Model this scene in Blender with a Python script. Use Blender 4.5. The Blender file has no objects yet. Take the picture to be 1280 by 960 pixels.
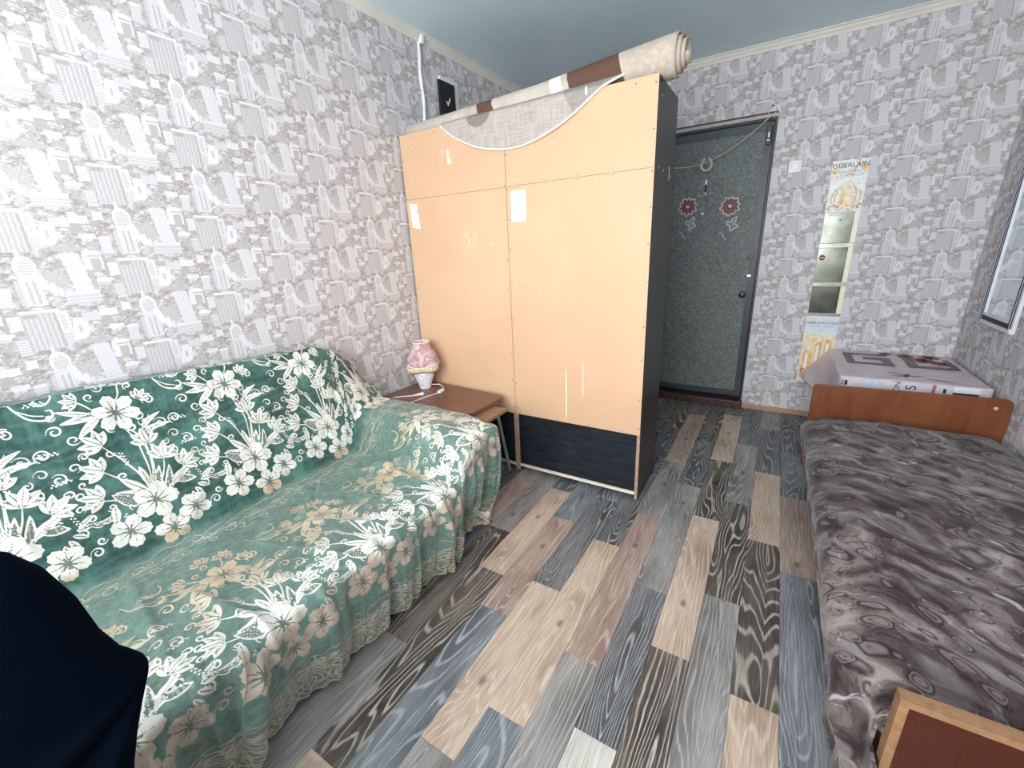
import bpy, bmesh, math, random
import numpy as np
from mathutils import Vector, Matrix
random.seed(4)
sc = bpy.context.scene
COL = sc.collection
PI = math.pi

# ------------------------------------------------------------------ camera
H = 2.6; D = 3.76; RX = 3.053; W = 1.982; YN = -1.05
cam_d = bpy.data.cameras.new('camera'); cam = bpy.data.objects.new('camera', cam_d); COL.objects.link(cam)
cam_d.sensor_width = 36; cam_d.sensor_fit = 'HORIZONTAL'; cam_d.lens = 36 * 523.85 / 1280; cam_d.clip_start = 0.02
Fv = Vector((-0.50619179, 0.80666666, -0.30505534)); Rv = Vector((0.85358091, 0.51912969, -0.04363482)); Uv = Vector((-0.12316453, 0.282477, 0.95133445))
M = Matrix((Rv, Uv, -Fv)).transposed().to_4x4(); M.translation = Vector((1.9893, -0.05815, 1.35596))
cam.matrix_world = M
sc.camera = cam

# ------------------------------------------------------------------ light, exposure
sc.view_settings.view_transform = 'Standard'; sc.view_settings.look = 'None'
sc.view_settings.gamma = 1; sc.view_settings.exposure = 0.0; sc.view_settings.use_curve_mapping = False
wd = bpy.data.worlds.new('sky'); sc.world = wd; wd.use_nodes = True
bg = wd.node_tree.nodes['Background']; bg.inputs[0].default_value = (0.80, 0.90, 1.0, 1); bg.inputs[1].default_value = 3.0
def area(name, loc, rot, sx, sy, power, col):
    l = bpy.data.lights.new(name, 'AREA'); l.shape = 'RECTANGLE'; l.size = sx; l.size_y = sy; l.energy = power; l.color = col
    o = bpy.data.objects.new(name, l); COL.objects.link(o); o.location = loc; o.rotation_euler = rot
    return o
# daylight coming through the window behind the camera
area('window_daylight', (1.55, YN - 1.3, 1.75), (math.radians(92), 0, 0), 3.4, 2.4, 355, (0.98, 0.99, 1.0))
# added fill light, unseen outside the window, aimed up to brighten the ceiling
area('ceiling_fill', (1.55, YN - 1.1, -0.1), (math.radians(148), 0, 0), 4.0, 1.6, 430, (0.97, 0.985, 1.0))

# ------------------------------------------------------------------ node helper
class NT:
    def __init__(s, name, rough=0.7, spec=0.3):
        s.m = bpy.data.materials.new(name); s.m.use_nodes = True; s.t = s.m.node_tree; s.n = s.t.nodes; s.l = s.t.links
        s.b = s.n['Principled BSDF']; s.b.inputs['Roughness'].default_value = rough; s.b.inputs['Specular IOR Level'].default_value = spec
    def new(s, k, **kw):
        x = s.n.new(k)
        for a, v in kw.items(): setattr(x, a, v)
        return x
    def put(s, sock, v):
        if isinstance(v, bpy.types.NodeSocket): s.l.new(v, sock)
        elif v is not None:
            if hasattr(sock.default_value, '__len__') and not hasattr(v, '__len__'): v = (v,) * len(sock.default_value)
            if hasattr(v, '__len__') and len(sock.default_value) == 4 and len(v) == 3: v = (*v, 1)
            sock.default_value = v
    def math(s, op, a, b=None, c=None, clamp=False):
        x = s.new('ShaderNodeMath', operation=op, use_clamp=clamp); s.put(x.inputs[0], a)
        if b is not None: s.put(x.inputs[1], b)
        if c is not None: s.put(x.inputs[2], c)
        return x.outputs[0]
    def vm(s, op, a, b=None, c=None):
        x = s.new('ShaderNodeVectorMath', operation=op); s.put(x.inputs[0], a)
        if b is not None: s.put(x.inputs[1], b)
        if c is not None: s.put(x.inputs[2], c)
        return x.outputs['Value'] if op in ('LENGTH', 'DOT_PRODUCT', 'DISTANCE') else x.outputs[0]
    def comb(s, x=0, y=0, z=0):
        c = s.new('ShaderNodeCombineXYZ')
        for i, v in enumerate((x, y, z)): s.put(c.inputs[i], v)
        return c.outputs[0]
    def sep(s, v):
        c = s.new('ShaderNodeSeparateXYZ'); s.put(c.inputs[0], v); return c.outputs
    def noise(s, vec, scale, detail=2, rough=0.5, dist=0, out=0):
        x = s.new('ShaderNodeTexNoise'); s.put(x.inputs['Vector'], vec); x.inputs['Scale'].default_value = scale
        x.inputs['Detail'].default_value = detail; x.inputs['Roughness'].default_value = rough; x.inputs['Distortion'].default_value = dist
        return x.outputs[out]
    def vor(s, vec, scale, feature='F1', metric='EUCLIDEAN', out='Distance', rnd=1):
        x = s.new('ShaderNodeTexVoronoi', feature=feature, distance=metric); s.put(x.inputs['Vector'], vec); x.inputs['Scale'].default_value = scale
        x.inputs['Randomness'].default_value = rnd
        return x.outputs[out]
    def ramp(s, f, stops, interp='LINEAR'):
        x = s.new('ShaderNodeValToRGB'); x.color_ramp.interpolation = interp; e = x.color_ramp.elements
        while len(e) < len(stops): e.new(0.5)
        for k, (p, c) in enumerate(stops):
            e[k].position = p; e[k].color = (*c, 1) if len(c) == 3 else c
        s.put(x.inputs[0], f); return x.outputs[0]
    def mix(s, f, a, b, blend='MIX'):
        x = s.new('ShaderNodeMix', data_type='RGBA', blend_type=blend); s.put(x.inputs[0], f); s.put(x.inputs[6], a); s.put(x.inputs[7], b)
        return x.outputs[2]
    def mixf(s, f, a, b):
        x = s.new('ShaderNodeMix', data_type='FLOAT'); s.put(x.inputs[0], f); s.put(x.inputs[2], a); s.put(x.inputs[3], b)
        return x.outputs[0]
    def obj(s): return s.new('ShaderNodeTexCoord').outputs['Object']
    def pos(s): return s.new('ShaderNodeNewGeometry').outputs['Position']
    def attr(s, name, typ='GEOMETRY', out='Fac'):
        x = s.new('ShaderNodeAttribute'); x.attribute_name = name; x.attribute_type = typ; return x.outputs[out]
    def smooth(s, v, a, b):
        x = s.new('ShaderNodeMapRange', interpolation_type='SMOOTHSTEP'); s.put(x.inputs[0], v); x.inputs[1].default_value = a; x.inputs[2].default_value = b
        return x.outputs[0]
    def bump(s, h, strength=0.3, dist=0.005):
        x = s.new('ShaderNodeBump'); x.inputs['Strength'].default_value = strength; x.inputs['Distance'].default_value = dist
        s.put(x.inputs['Height'], h); s.l.new(x.outputs[0], s.b.inputs['Normal'])
    def col(s, c): s.put(s.b.inputs['Base Color'], c)

def plain(name, c, rough=0.6, spec=0.3, metal=0, var=0.08, scale=30, bump=0.0):
    t = NT(name, rough, spec); t.b.inputs['Metallic'].default_value = metal
    n = t.noise(t.obj(), scale, 3)
    c2 = tuple(max(0, x * (1 - var)) for x in c); c3 = tuple(min(1, x * (1 + var)) for x in c)
    t.col(t.ramp(n, [(0.3, c2), (0.7, c3)]))
    if bump: t.bump(n, bump, 0.002)
    return t.m

# ------------------------------------------------------------------ mesh helpers
class MB:
    def __init__(s): s.v = []; s.f = []
    def box(s, x0, x1, y0, y1, z0, z1, M=None):
        b = len(s.v)
        P = [(x, y, z) for z in (z0, z1) for y in (y0, y1) for x in (x0, x1)]
        if M is not None: P = [tuple(M @ Vector(p)) for p in P]
        s.v += P
        s.f += [tuple(b + i for i in q) for q in ((0, 2, 3, 1), (4, 5, 7, 6), (0, 1, 5, 4), (2, 6, 7, 3), (0, 4, 6, 2), (1, 3, 7, 5))]
        return s
    def tube(s, pts, r, n=8, cap=True):
        pts = [Vector(p) for p in pts]; rr = r if hasattr(r, '__len__') else [r] * len(pts)
        b0 = len(s.v); up = Vector((0.13, 0.21, 0.97))
        for i, p in enumerate(pts):
            d = (pts[min(i + 1, len(pts) - 1)] - pts[max(i - 1, 0)]).normalized()
            if abs(d.dot(up)) > 0.95: up = Vector((0.9, 0.2, 0.1))
            a = d.cross(up).normalized(); c = d.cross(a)
            for k in range(n):
                t = 2 * PI * k / n; s.v.append(tuple(p + (a * math.cos(t) + c * math.sin(t)) * rr[i]))
        for i in range(len(pts) - 1):
            for k in range(n):
                s.f.append((b0 + i * n + k, b0 + i * n + (k + 1) % n, b0 + (i + 1) * n + (k + 1) % n, b0 + (i + 1) * n + k))
        if cap:
            s.f.append(tuple(b0 + k for k in range(n))[::-1]); s.f.append(tuple(b0 + (len(pts) - 1) * n + k for k in range(n)))
        return s
    def lathe(s, prof, c=(0, 0, 0), n=24, mod=None, axis='z', cap=True):
        b = len(s.v)
        for j, (r, z) in enumerate(prof):
            for k in range(n):
                t = 2 * PI * k / n; q = r * (mod(t, j) if mod else 1)
                P = (q * math.cos(t), q * math.sin(t), z)
                if axis == 'y': P = (P[0], P[2], P[1])
                if axis == 'x': P = (P[2], P[0], P[1])
                s.v.append((P[0] + c[0], P[1] + c[1], P[2] + c[2]))
        for j in range(len(prof) - 1):
            for k in range(n):
                s.f.append((b + j * n + k, b + j * n + (k + 1) % n, b + (j + 1) * n + (k + 1) % n, b + (j + 1) * n + k))
        if cap:
            s.f.append(tuple(b + k for k in range(n))[::-1]); s.f.append(tuple(b + (len(prof) - 1) * n + k for k in range(n)))
        return s
    def prism(s, poly, d0, d1, plane='xz'):
        b = len(s.v); n = len(poly)
        for d in (d0, d1):
            for (a, c) in poly:
                s.v.append({'xz': (a, d, c), 'yz': (d, a, c), 'xy': (a, c, d)}[plane])
        s.f.append(tuple(range(b, b + n))); s.f.append(tuple(range(b + 2 * n - 1, b + n - 1, -1)))
        for k in range(n): s.f.append((b + k, b + n + k, b + n + (k + 1) % n, b + (k + 1) % n))
        return s
    def build(s, name, mat, parent=None, bevel=0, smooth=False, seg=2):
        me = bpy.data.meshes.new(name); me.from_pydata(s.v, [], s.f)
        bm = bmesh.new(); bm.from_mesh(me)
        bmesh.ops.recalc_face_normals(bm, faces=bm.faces)
        if bevel:
            es = [e for e in bm.edges if len(e.link_faces) == 2 and e.calc_face_angle(0) > 0.5]
            bmesh.ops.bevel(bm, geom=es, offset=bevel, segments=seg, affect='EDGES', profile=0.5)
        bm.to_mesh(me); bm.free()
        if smooth:
            for p in me.polygons: p.use_smooth = True
            me.set_sharp_from_angle(angle=math.radians(40))
        me.materials.append(mat)
        o = bpy.data.objects.new(name, me); COL.objects.link(o)
        if parent is not None: place(o, parent)
        return o
def place(o, parent):
    o.parent = parent
    # geometry is written in world coordinates: shift by the parent's base
    o.matrix_parent_inverse = Matrix.Translation(-Vector(wloc(parent)))
def wloc(o):
    v = Vector(o.location)
    if o.parent is not None:
        v = v + wloc(o.parent) + o.matrix_parent_inverse.translation
    return v
def thing(name, label, cat, loc=(0, 0, 0), group=None):
    o = bpy.data.objects.new(name, None); COL.objects.link(o); o.location = loc; o.empty_display_size = 0.1
    o['label'] = label; o['category'] = cat
    if group: o['group'] = group
    return o
def tag(o, label, cat, group=None):
    o['label'] = label; o['category'] = cat
    if group: o['group'] = group
    return o
def struct(o): o['kind'] = 'structure'; return o
def grid_mesh(name, P, mat, mask=None, attrs=None, parent=None, thick=0, uv=None):
    """P: (n,m,3) array -> smooth quad sheet; mask: (n-1,m-1) faces to keep"""
    n, m = P.shape[:2]
    idx = np.arange(n * m).reshape(n, m)
    q = np.stack([idx[:-1, :-1], idx[1:, :-1], idx[1:, 1:], idx[:-1, 1:]], -1)
    q = q[mask] if mask is not None else q.reshape(-1, 4)
    used = np.zeros(n * m, bool); used[q.ravel()] = True
    remap = np.cumsum(used) - 1
    q = remap[q]; V = P.reshape(-1, 3)[used]
    me = bpy.data.meshes.new(name)
    me.vertices.add(len(V)); me.vertices.foreach_set('co', V.astype(np.float32).ravel())
    me.loops.add(q.size); me.loops.foreach_set('vertex_index', q.astype(np.int32).ravel())
    me.polygons.add(len(q)); me.polygons.foreach_set('loop_start', np.arange(0, q.size, 4, dtype=np.int32))
    me.polygons.foreach_set('loop_total', np.full(len(q), 4, dtype=np.int32))
    me.polygons.foreach_set('use_smooth', np.ones(len(q), bool))
    me.update(calc_edges=True)
    for k, a in (attrs or {}).items():
        at = me.attributes.new(k, 'FLOAT', 'POINT'); at.data.foreach_set('value', a.reshape(-1)[used].astype(np.float32))
    me.materials.append(mat)
    o = bpy.data.objects.new(name, me); COL.objects.link(o)
    if thick:
        sd = o.modifiers.new('thickness', 'SOLIDIFY'); sd.thickness = thick; sd.offset = -1
    if parent is not None: place(o, parent)
    return o
def text_obj(name, txt, size, mat, M, parent, depth=0.0003, align='CENTER', sx=1):
    cu = bpy.data.curves.new(name, 'FONT'); cu.body = txt; cu.size = size; cu.align_x = align; cu.align_y = 'CENTER'; cu.extrude = depth; cu.resolution_u = 3
    t = bpy.data.objects.new(name + '_tmp', cu); COL.objects.link(t)
    dg = bpy.context.evaluated_depsgraph_get(); me = bpy.data.meshes.new_from_object(t.evaluated_get(dg))
    bpy.data.objects.remove(t); me.transform(M @ Matrix.Diagonal((sx, 1, 1, 1)))
    me.materials.clear(); me.materials.append(mat)
    o = bpy.data.objects.new(name, me); COL.objects.link(o); place(o, parent); return o

# ------------------------------------------------------------------ wallpaper: a repeated city-skyline print
def wallpaper(name, axis, u0, v0, flip=1):
    t = NT(name, 0.75, 0.2)
    x, y, z = t.sep(t.pos())
    u = x if axis == 'x' else y
    if flip < 0: u = t.math('MULTIPLY', u, -1)
    PU, PV = 0.2765, 0.302
    U = t.math('SUBTRACT', u, u0); V = t.math('SUBTRACT', z, v0)
    # hand-printed wobble
    wob = t.noise(t.comb(U, V, 0), 26, 3, 0.6, out=1)
    wx, wy, _ = t.sep(wob)
    ci = t.math('FLOOR', t.math('DIVIDE', U, PU))
    par = t.math('FLOORED_MODULO', ci, 2)
    V2 = t.math('ADD', V, t.math('MULTIPLY', par, PV / 2))
    a = t.math('FLOORED_MODULO', U, PU)
    b = t.math('FLOORED_MODULO', V2, PV)
    a = t.math('ADD', a, -0.036); b = t.math('ADD', b, 0.013 - PV)
    # tile-locked irregularity
    q = t.comb(a, b, 0)
    nz = t.noise(q, 60, 2, 0.6, out=1)
    q2 = t.vm('MULTIPLY_ADD', t.vm('SUBTRACT', nz, (0.5, 0.5, 0.5)), (0.007, 0.006, 0), q)
    A, B, _ = t.sep(q2)
    # low-rise clutter
    q4 = t.vm('MULTIPLY_ADD', t.vm('SUBTRACT', nz, (0.5, 0.5, 0.5)), (0.022, 0.012, 0), q); A4, B4, _ = t.sep(q4)
    q3 = t.comb(t.math('ADD', A4, t.math('MULTIPLY', B4, -0.25)), t.math('MULTIPLY', B4, 1.5), 0)
    c1 = t.sep(t.vor(q3, 62, metric='CHEBYCHEV', out='Color'))[0]
    c2 = t.sep(t.vor(q3, 150, metric='CHEBYCHEV', out='Color'))[1]
    e1 = t.vor(q3, 62, metric='CHEBYCHEV')
    val = t.math('ADD', t.math('MULTIPLY', c1, 0.55), t.math('MULTIPLY', c2, 0.40))
    val = t.math('ADD', val, t.math('MULTIPLY', t.math('GREATER_THAN', e1, 0.42), -0.25))
    val = t.math('ADD', val, 0.02)
    def apply(mask, v, amt=1.0):
        nonlocal val
        if amt < 1: mask = t.math('MULTIPLY', mask, amt)
        val = t.mixf(mask, val, v)
    def box(cx, cy, hx, hy, v, slant=0, amt=1.0):
        src = t.comb(A, B, val) if not slant else t.comb(t.math('MULTIPLY_ADD', t.math('SUBTRACT', t.sep(t.comb(0, B, val))[1], cy), -slant, A), B, val)
        d = t.vm('ABSOLUTE', t.vm('SUBTRACT', src, (cx, cy, 0)))
        d = t.vm('SUBTRACT', d, (hx, hy, 0))
        dx, dy, _ = t.sep(d)
        apply(t.math('LESS_THAN', t.math('MAXIMUM', dx, dy), 0), v, amt)
    def ell(cx, cy, rx, ry, v, amt=1.0):
        d = t.vm('LENGTH', t.vm('MULTIPLY', t.vm('SUBTRACT', t.comb(A, B, val), (cx, cy, 0)), (1 / rx, 1 / ry, 0)))
        apply(t.math('LESS_THAN', d, 1), v, amt)
    vs = t.math('MULTIPLY_ADD', t.math('SINE', t.math('MULTIPLY', A, 2 * PI * 5 / 0.062)), 0.13, 0.55)   # tower stripes
    vs2 = t.math('MULTIPLY_ADD', t.math('SINE', t.math('MULTIPLY', A, 2 * PI * 7 / 0.05)), 0.10, 0.80)
    hs = t.math('MULTIPLY_ADD', t.math('SINE', t.math('MULTIPLY', B, 2 * PI * 4 / 0.042)), 0.13, 0.66)
    hs2 = t.math('MULTIPLY_ADD', t.math('SINE', t.math('MULTIPLY', B, 2 * PI / 0.008)), 0.16, 0.66)
    rn = t.noise(q, 240, 2)
    tree = t.math('MULTIPLY_ADD', rn, 1.1, -0.08)
    box(-0.012, -0.055, 0.010, 0.045, 0.42)
    box(-0.020, -0.030, 0.013, 0.022, 0.80); box(-0.018, -0.061, 0.010, 0.007, 0.22)
    box(-0.020, -0.105, 0.014, 0.026, hs2); box(-0.019, -0.160, 0.013, 0.014, 0.86)
    box(0.086, -0.040, 0.016, 0.035, 0.86); box(0.088, -0.040, 0.007, 0.026, hs2)
    box(0.100, -0.092, 0.026, 0.018, hs2)
    box(0.036, -0.064, 0.037, 0.058, vs)
    box(0.0715, -0.064, 0.004, 0.055, 0.33)
    box(0.040, 0.0, 0.044, 0.0048, 1.0); box(0.016, -0.013, 0.015, 0.006, 0.25)
    box(0.122, -0.066, 0.019, 0.034, 0.95, 0.2); box(0.121, -0.066, 0.004, 0.012, 0.5)
    box(0.150, -0.112, 0.036, 0.009, 0.42, -0.9); box(0.165, -0.092, 0.005, 0.020, 0.35)
    box(0.160, -0.032, 0.026, 0.014, 0.70); box(0.206, -0.022, 0.024, 0.012, 0.88); box(0.196, -0.046, 0.014, 0.012, 0.28)
    box(0.216, -0.074, 0.020, 0.009, 0.85); box(0.222, -0.100, 0.014, 0.009, 0.35)
    box(0.022, -0.242, 0.012, 0.038, 0.60)
    ell(0.045, -0.168, 0.026, 0.037, 0.92); ell(0.046, -0.170, 0.018, 0.028, hs2)
    box(0.037, -0.130, 0.0035, 0.018, 0.95)
    box(0.044, -0.238, 0.023, 0.046, vs2); box(0.052, -0.244, 0.003, 0.036, 0.45); box(0.037, -0.244, 0.003, 0.036, 0.5)
    ell(0.101, -0.214, 0.028, 0.034, tree)
    box(0.072, -0.212, 0.010, 0.028, 0.97, -0.3)
    ell(0.092, -0.238, 0.010, 0.020, 0.92); ell(0.108, -0.248, 0.007, 0.014, 0.85)
    box(0.194, -0.195, 0.005, 0.062, 0.36); box(0.160, -0.190, 0.0235, 0.064, vs2, -0.10)
    box(0.156, -0.268, 0.045, 0.022, hs); box(0.160, -0.252, 0.042, 0.0035, 0.98)
    ell(0.212, -0.136, 0.028, 0.016, 0.95); box(0.212, -0.158, 0.028, 0.024, 0.90); box(0.215, -0.166, 0.013, 0.020, 0.38); box(0.215, -0.138, 0.017, 0.003, 0.45)
    box(0.2375, -0.165, 0.0035, 0.034, 0.18)
    ell(0.220, -0.219, 0.019, 0.012, 0.97); box(0.219, -0.228, 0.018, 0.005, 0.6)
    box(-0.020, -0.258, 0.015, 0.024, 0.72); box(-0.021, -0.231, 0.014, 0.004, 1.0)
    fine = t.noise(t.comb(a, t.math('MULTIPLY', b, 2.4), 0), 210, 3, 0.7)
    val = t.math('ADD', val, t.math('MULTIPLY', t.math('SUBTRACT', fine, 0.5), 0.85))
    g = t.noise(t.comb(U, V, 0), 900, 1)
    val = t.math('ADD', val, t.math('MULTIPLY', t.math('SUBTRACT', g, 0.5), 0.12))
    c = t.ramp(val, [(0.0, (0.36, 0.315, 0.305)), (0.32, (0.475, 0.435, 0.43)), (0.6, (0.585, 0.555, 0.565)), (0.85, (0.70, 0.68, 0.70)), (1.0, (0.77, 0.755, 0.77))])
    t.col(c); t.bump(val, 0.25, 0.0012)
    return t.m
WP_L = wallpaper('wallpaper_left', 'y', 0.538 - 0.036 - 0.2765 * 6, 1.989 - 0.29)
WP_B = wallpaper('wallpaper_back', 'x', 2.557 - 0.036 - 0.2765 * 10 + 0.0, 2.109 - 0.29)
WP_R = wallpaper('wallpaper_right', 'y', 3.60 - 0.2765 * 20, 2.02, -1)

# ------------------------------------------------------------------ room shell
m_ceil = NT('ceiling_paint', 0.35, 0.4)
n = m_ceil.noise(m_ceil.pos(), 1.6, 4, 0.55); n2 = m_ceil.noise(m_ceil.pos(), 9, 4, 0.65)
cc = m_ceil.ramp(n, [(0.3, (0.62, 0.77, 0.84)), (0.7, (0.70, 0.84, 0.895))])
m_ceil.col(m_ceil.mix(m_ceil.smooth(n2, 0.60, 0.78), cc, (0.76, 0.86, 0.89))); m_ceil.bump(n2, 0.25, 0.01)
m_mold = plain('cream_moulding', (0.72, 0.70, 0.62), 0.5, 0.3, var=0.05, scale=8)
m_base = plain('tan_baseboard', (0.44, 0.27, 0.19), 0.45, 0.3, var=0.12, scale=14)
m_under = plain('floor_screed', (0.05, 0.04, 0.035), 0.8)

struct(MB().box(-0.2, RX + 0.2, YN - 0.2, D + 0.2, -0.12, -0.004).build('floor', m_under))
struct(MB().box(-0.2, RX + 0.2, YN - 0.2, D + 0.2, H, H + 0.12).build('ceiling', m_ceil.m))
struct(MB().box(-0.2, 0, YN - 0.2, D + 0.2, 0, H).build('wall_left', WP_L))
struct(MB().box(RX, RX + 0.2, YN - 0.2, D + 0.2, 0, H).build('wall_right', WP_R))
DX0, DX1, DZ = 0.98, 1.862, 2.155
struct(MB().box(0, DX0, D, D + 0.2, 0, H).box(DX1, RX, D, D + 0.2, 0, H).box(DX0, DX1, D, D + 0.2, DZ, H).build('wall_back', WP_B))
WX0, WX1, WZ0, WZ1 = 0.55, 2.55, 0.80, 2.36
struct(MB().box(0, WX0, YN - 0.2, YN, 0, H).box(WX1, RX, YN - 0.2, YN, 0, H).box(WX0, WX1, YN - 0.2, YN, WZ1, H).box(WX0, WX1, YN - 0.2, YN, 0, WZ0).build('wall_front', WP_B))
wf = MB()
for x in (WX0, (WX0 + WX1) / 2 - 0.03, WX1 - 0.06): wf.box(x, x + 0.06, YN - 0.08, YN - 0.02, WZ0, WZ1)
for z in (WZ0, WZ1 - 0.06): wf.box(WX0, WX1, YN - 0.08, YN - 0.02, z, z + 0.06)
struct(wf.build('window_1', plain('white_window_paint', (0.8, 0.8, 0.78), 0.4)))
def mould(name, axis, c, a0, a1, sgn):
    prof = [(0, 0), (0.034, 0), (0.034, -0.006), (0.024, -0.012), (0.020, -0.022), (0.010, -0.034), (0.008, -0.042), (0.006, -0.047), (0, -0.047)]
    m = MB(); P = [(c + sgn * d, H + z) for d, z in prof]
    m.prism(P, a0, a1, 'xz' if axis == 'y' else 'yz')
    return struct(m.build(name, m_mold))
mould('trim_1', 'y', 0.0, YN, D, 1); mould('trim_2', 'x', D, 0, RX, -1); mould('trim_3', 'y', RX, YN, D, -1)
struct(MB().box(DX1 + 0.01, RX, D - 0.014, D, 0, 0.042).build('baseboard_back', m_base, bevel=0.004))
struct(MB().box(0, 0.014, YN, D, 0, 0.042).build('baseboard_left', m_base, bevel=0.004))
struct(MB().box(RX - 0.014, RX, YN, D, 0, 0.042).build('baseboard_right', m_base, bevel=0.004))

# ------------------------------------------------------------------ plank floor
def plank_mat(name, dark, mid, light, vein, ring=13.0, veinamt=0.5):
    ring *= 1.5
    t = NT(name, 0.42, 0.35)
    o = t.obj(); rnd = t.new('ShaderNodeObjectInfo').outputs['Random']
    x, y, z = t.sep(o)
    off = t.math('MULTIPLY', rnd, 37.0)
    P = t.comb(t.math('ADD', t.math('MULTIPLY', x, 6.5), off), t.math('MULTIPLY', y, 1.05), off)
    wv = t.noise(t.comb(t.math('MULTIPLY', x, 30), t.math('MULTIPLY', y, 14), off), 1, 2, 0.5)
    cont = t.noise(P, 1.25, 1.5, 0.4, 0.35)
    cont = t.math('ADD', cont, t.math('MULTIPLY', wv, 0.018))
    bend = t.math('MULTIPLY', t.math('ABSOLUTE', t.math('ADD', x, t.math('MULTIPLY', t.math('SUBTRACT', rnd, 0.5), 0.06))), 2.6)
    cont = t.math('ADD', cont, bend)
    r = t.math('FRACT', t.math('MULTIPLY', cont, ring))
    tri = t.math('ABSOLUTE', t.math('SUBTRACT', r, 0.5))
    line = t.smooth(tri, 0.30, 0.46)
    fine = t.noise(t.comb(t.math('MULTIPLY', x, 260), t.math('MULTIPLY', y, 9), off), 1, 3, 0.7)
    blot = t.noise(t.comb(t.math('MULTIPLY', x, 9), t.math('MULTIPLY', y, 3), off), 1, 2, 0.5)
    base = t.ramp(blot, [(0.30, dark), (0.5, mid), (0.72, light)])
    amt = t.math('MULTIPLY', line, t.math('MULTIPLY_ADD', t.smooth(blot, 0.25, 0.7), -0.45 * veinamt, veinamt))
    c = t.mix(amt, base, vein)
    c = t.mix(t.math('MULTIPLY', t.smooth(fine, 0.46, 0.62), 0.42), c, tuple(v * 0.45 for v in mid))
    c = t.mix(t.math('MULTIPLY', t.smooth(t.math('SUBTRACT', 1.0, fine), 0.55, 0.7), 0.30), c, vein)
    # a dark knot somewhere along the strip
    ky = t.math('SUBTRACT', t.math('FRACT', t.math('MULTIPLY', rnd, 7.3)), 0.5)
    kd = t.vm('LENGTH', t.comb(t.math('MULTIPLY', x, 60), t.math('MULTIPLY', t.math('SUBTRACT', y, t.math('MULTIPLY', ky, 0.55)), 32), 0))
    kn = t.math('MULTIPLY', t.math('MULTIPLY', t.math('SUBTRACT', 1.0, t.smooth(kd, 0.15, 1.0)), 0.7), t.math('GREATER_THAN', t.math('FRACT', t.math('MULTIPLY', rnd, 13.1)), 0.5))
    c = t.mix(kn, c, tuple(v * 0.30 for v in dark))
    t.col(c); t.bump(fine, 0.10, 0.001)
    return t.m
PM = {
 'L': plank_mat('plank_pale', (0.38, 0.265, 0.19), (0.54, 0.405, 0.305), (0.62, 0.485, 0.38), (0.80, 0.69, 0.58), 10, 0.5),
 'W': plank_mat('plank_whitewashed', (0.48, 0.44, 0.39), (0.60, 0.56, 0.50), (0.68, 0.64, 0.58), (0.78, 0.75, 0.70), 9, 0.4),
 'P': plank_mat('plank_rosy', (0.25, 0.165, 0.135), (0.37, 0.265, 0.22), (0.45, 0.345, 0.285), (0.72, 0.60, 0.52), 11, 0.5),
 'G': plank_mat('plank_charcoal', (0.050, 0.050, 0.053), (0.105, 0.105, 0.11), (0.20, 0.20, 0.205), (0.56, 0.565, 0.56), 13, 0.72),
 'B': plank_mat('plank_slate', (0.085, 0.094, 0.102), (0.17, 0.182, 0.195), (0.28, 0.297, 0.312), (0.56, 0.585, 0.60), 12, 0.6),
 'M': plank_mat('plank_greige', (0.15, 0.138, 0.13), (0.27, 0.25, 0.235), (0.38, 0.355, 0.34), (0.58, 0.555, 0.53), 12, 0.55),
 'K': plank_mat('plank_umber', (0.045, 0.036, 0.030), (0.095, 0.078, 0.065), (0.18, 0.15, 0.125), (0.60, 0.54, 0.47), 11, 0.85),
}
# every row of the floor: x of its left edge, seams along y and the tone of each strip (front to back)
ROWS = [
 (0.875, [0.712, 1.431, 2.25, 3.0], 'MKMGG'), (1.003, [0.325, 1.167, 1.90, 2.7, 3.3], 'LKLGMG'), (1.131, [0.10, 0.99, 1.657, 2.4, 3.1], 'WBPBGM'),
 (1.259, [-0.2, 0.506, 1.203, 1.93, 2.6, 3.35], 'GMLGBGK'), (1.387, [-0.15, 0.677, 1.583, 2.3, 3.10], 'LBLGGK'), (1.515, [0.12, 0.966, 1.886, 2.53, 3.435], 'GMPMPG'),
 (1.643, [0.05, 0.755, 1.394, 2.29, 2.943], 'BWGMGK'), (1.771, [0.3, 1.136, 2.003, 2.683, 3.542], 'MKLKLG'), (1.899, [-0.2, 0.72, 1.475, 2.216, 3.01], 'GMMKMG'),
 (2.027, [0.35, 1.085, 1.925, 2.635, 3.35], 'KLKLGM'), (2.158, [0.1, 0.95, 1.755, 2.403, 3.0], 'GBBPBG'), (2.288, [0.2, 0.9, 1.6, 2.2, 2.9], 'LWLLMG'),
]
x = 0.875; k = 0
while x > 0.0:
    x -= 0.128; k += 1
    ROWS.append((x, [-0.3 + 0.19 * (k % 4), 0.52 + 0.21 * (k % 3), 1.3 + 0.17 * (k % 4), 2.05 + 0.13 * (k % 3), 2.9], ['MKGLM', 'GMBPG', 'KLMGM'][k % 3] + 'G'))
x = 2.288; k = 0
while x < RX - 0.128:
    x += 0.1285; k += 1
    ROWS.append((x, [-0.2 + 0.19 * (k % 4), 0.6 + 0.21 * (k % 3), 1.35 + 0.17 * (k % 4), 2.1 + 0.13 * (k % 3), 2.9], ['KGMLG', 'MPGBM', 'GKBGK'][k % 3] + 'M'))
floor = bpy.data.objects['floor']
xs = sorted(r[0] for r in ROWS) + [RX + 0.001]
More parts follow.
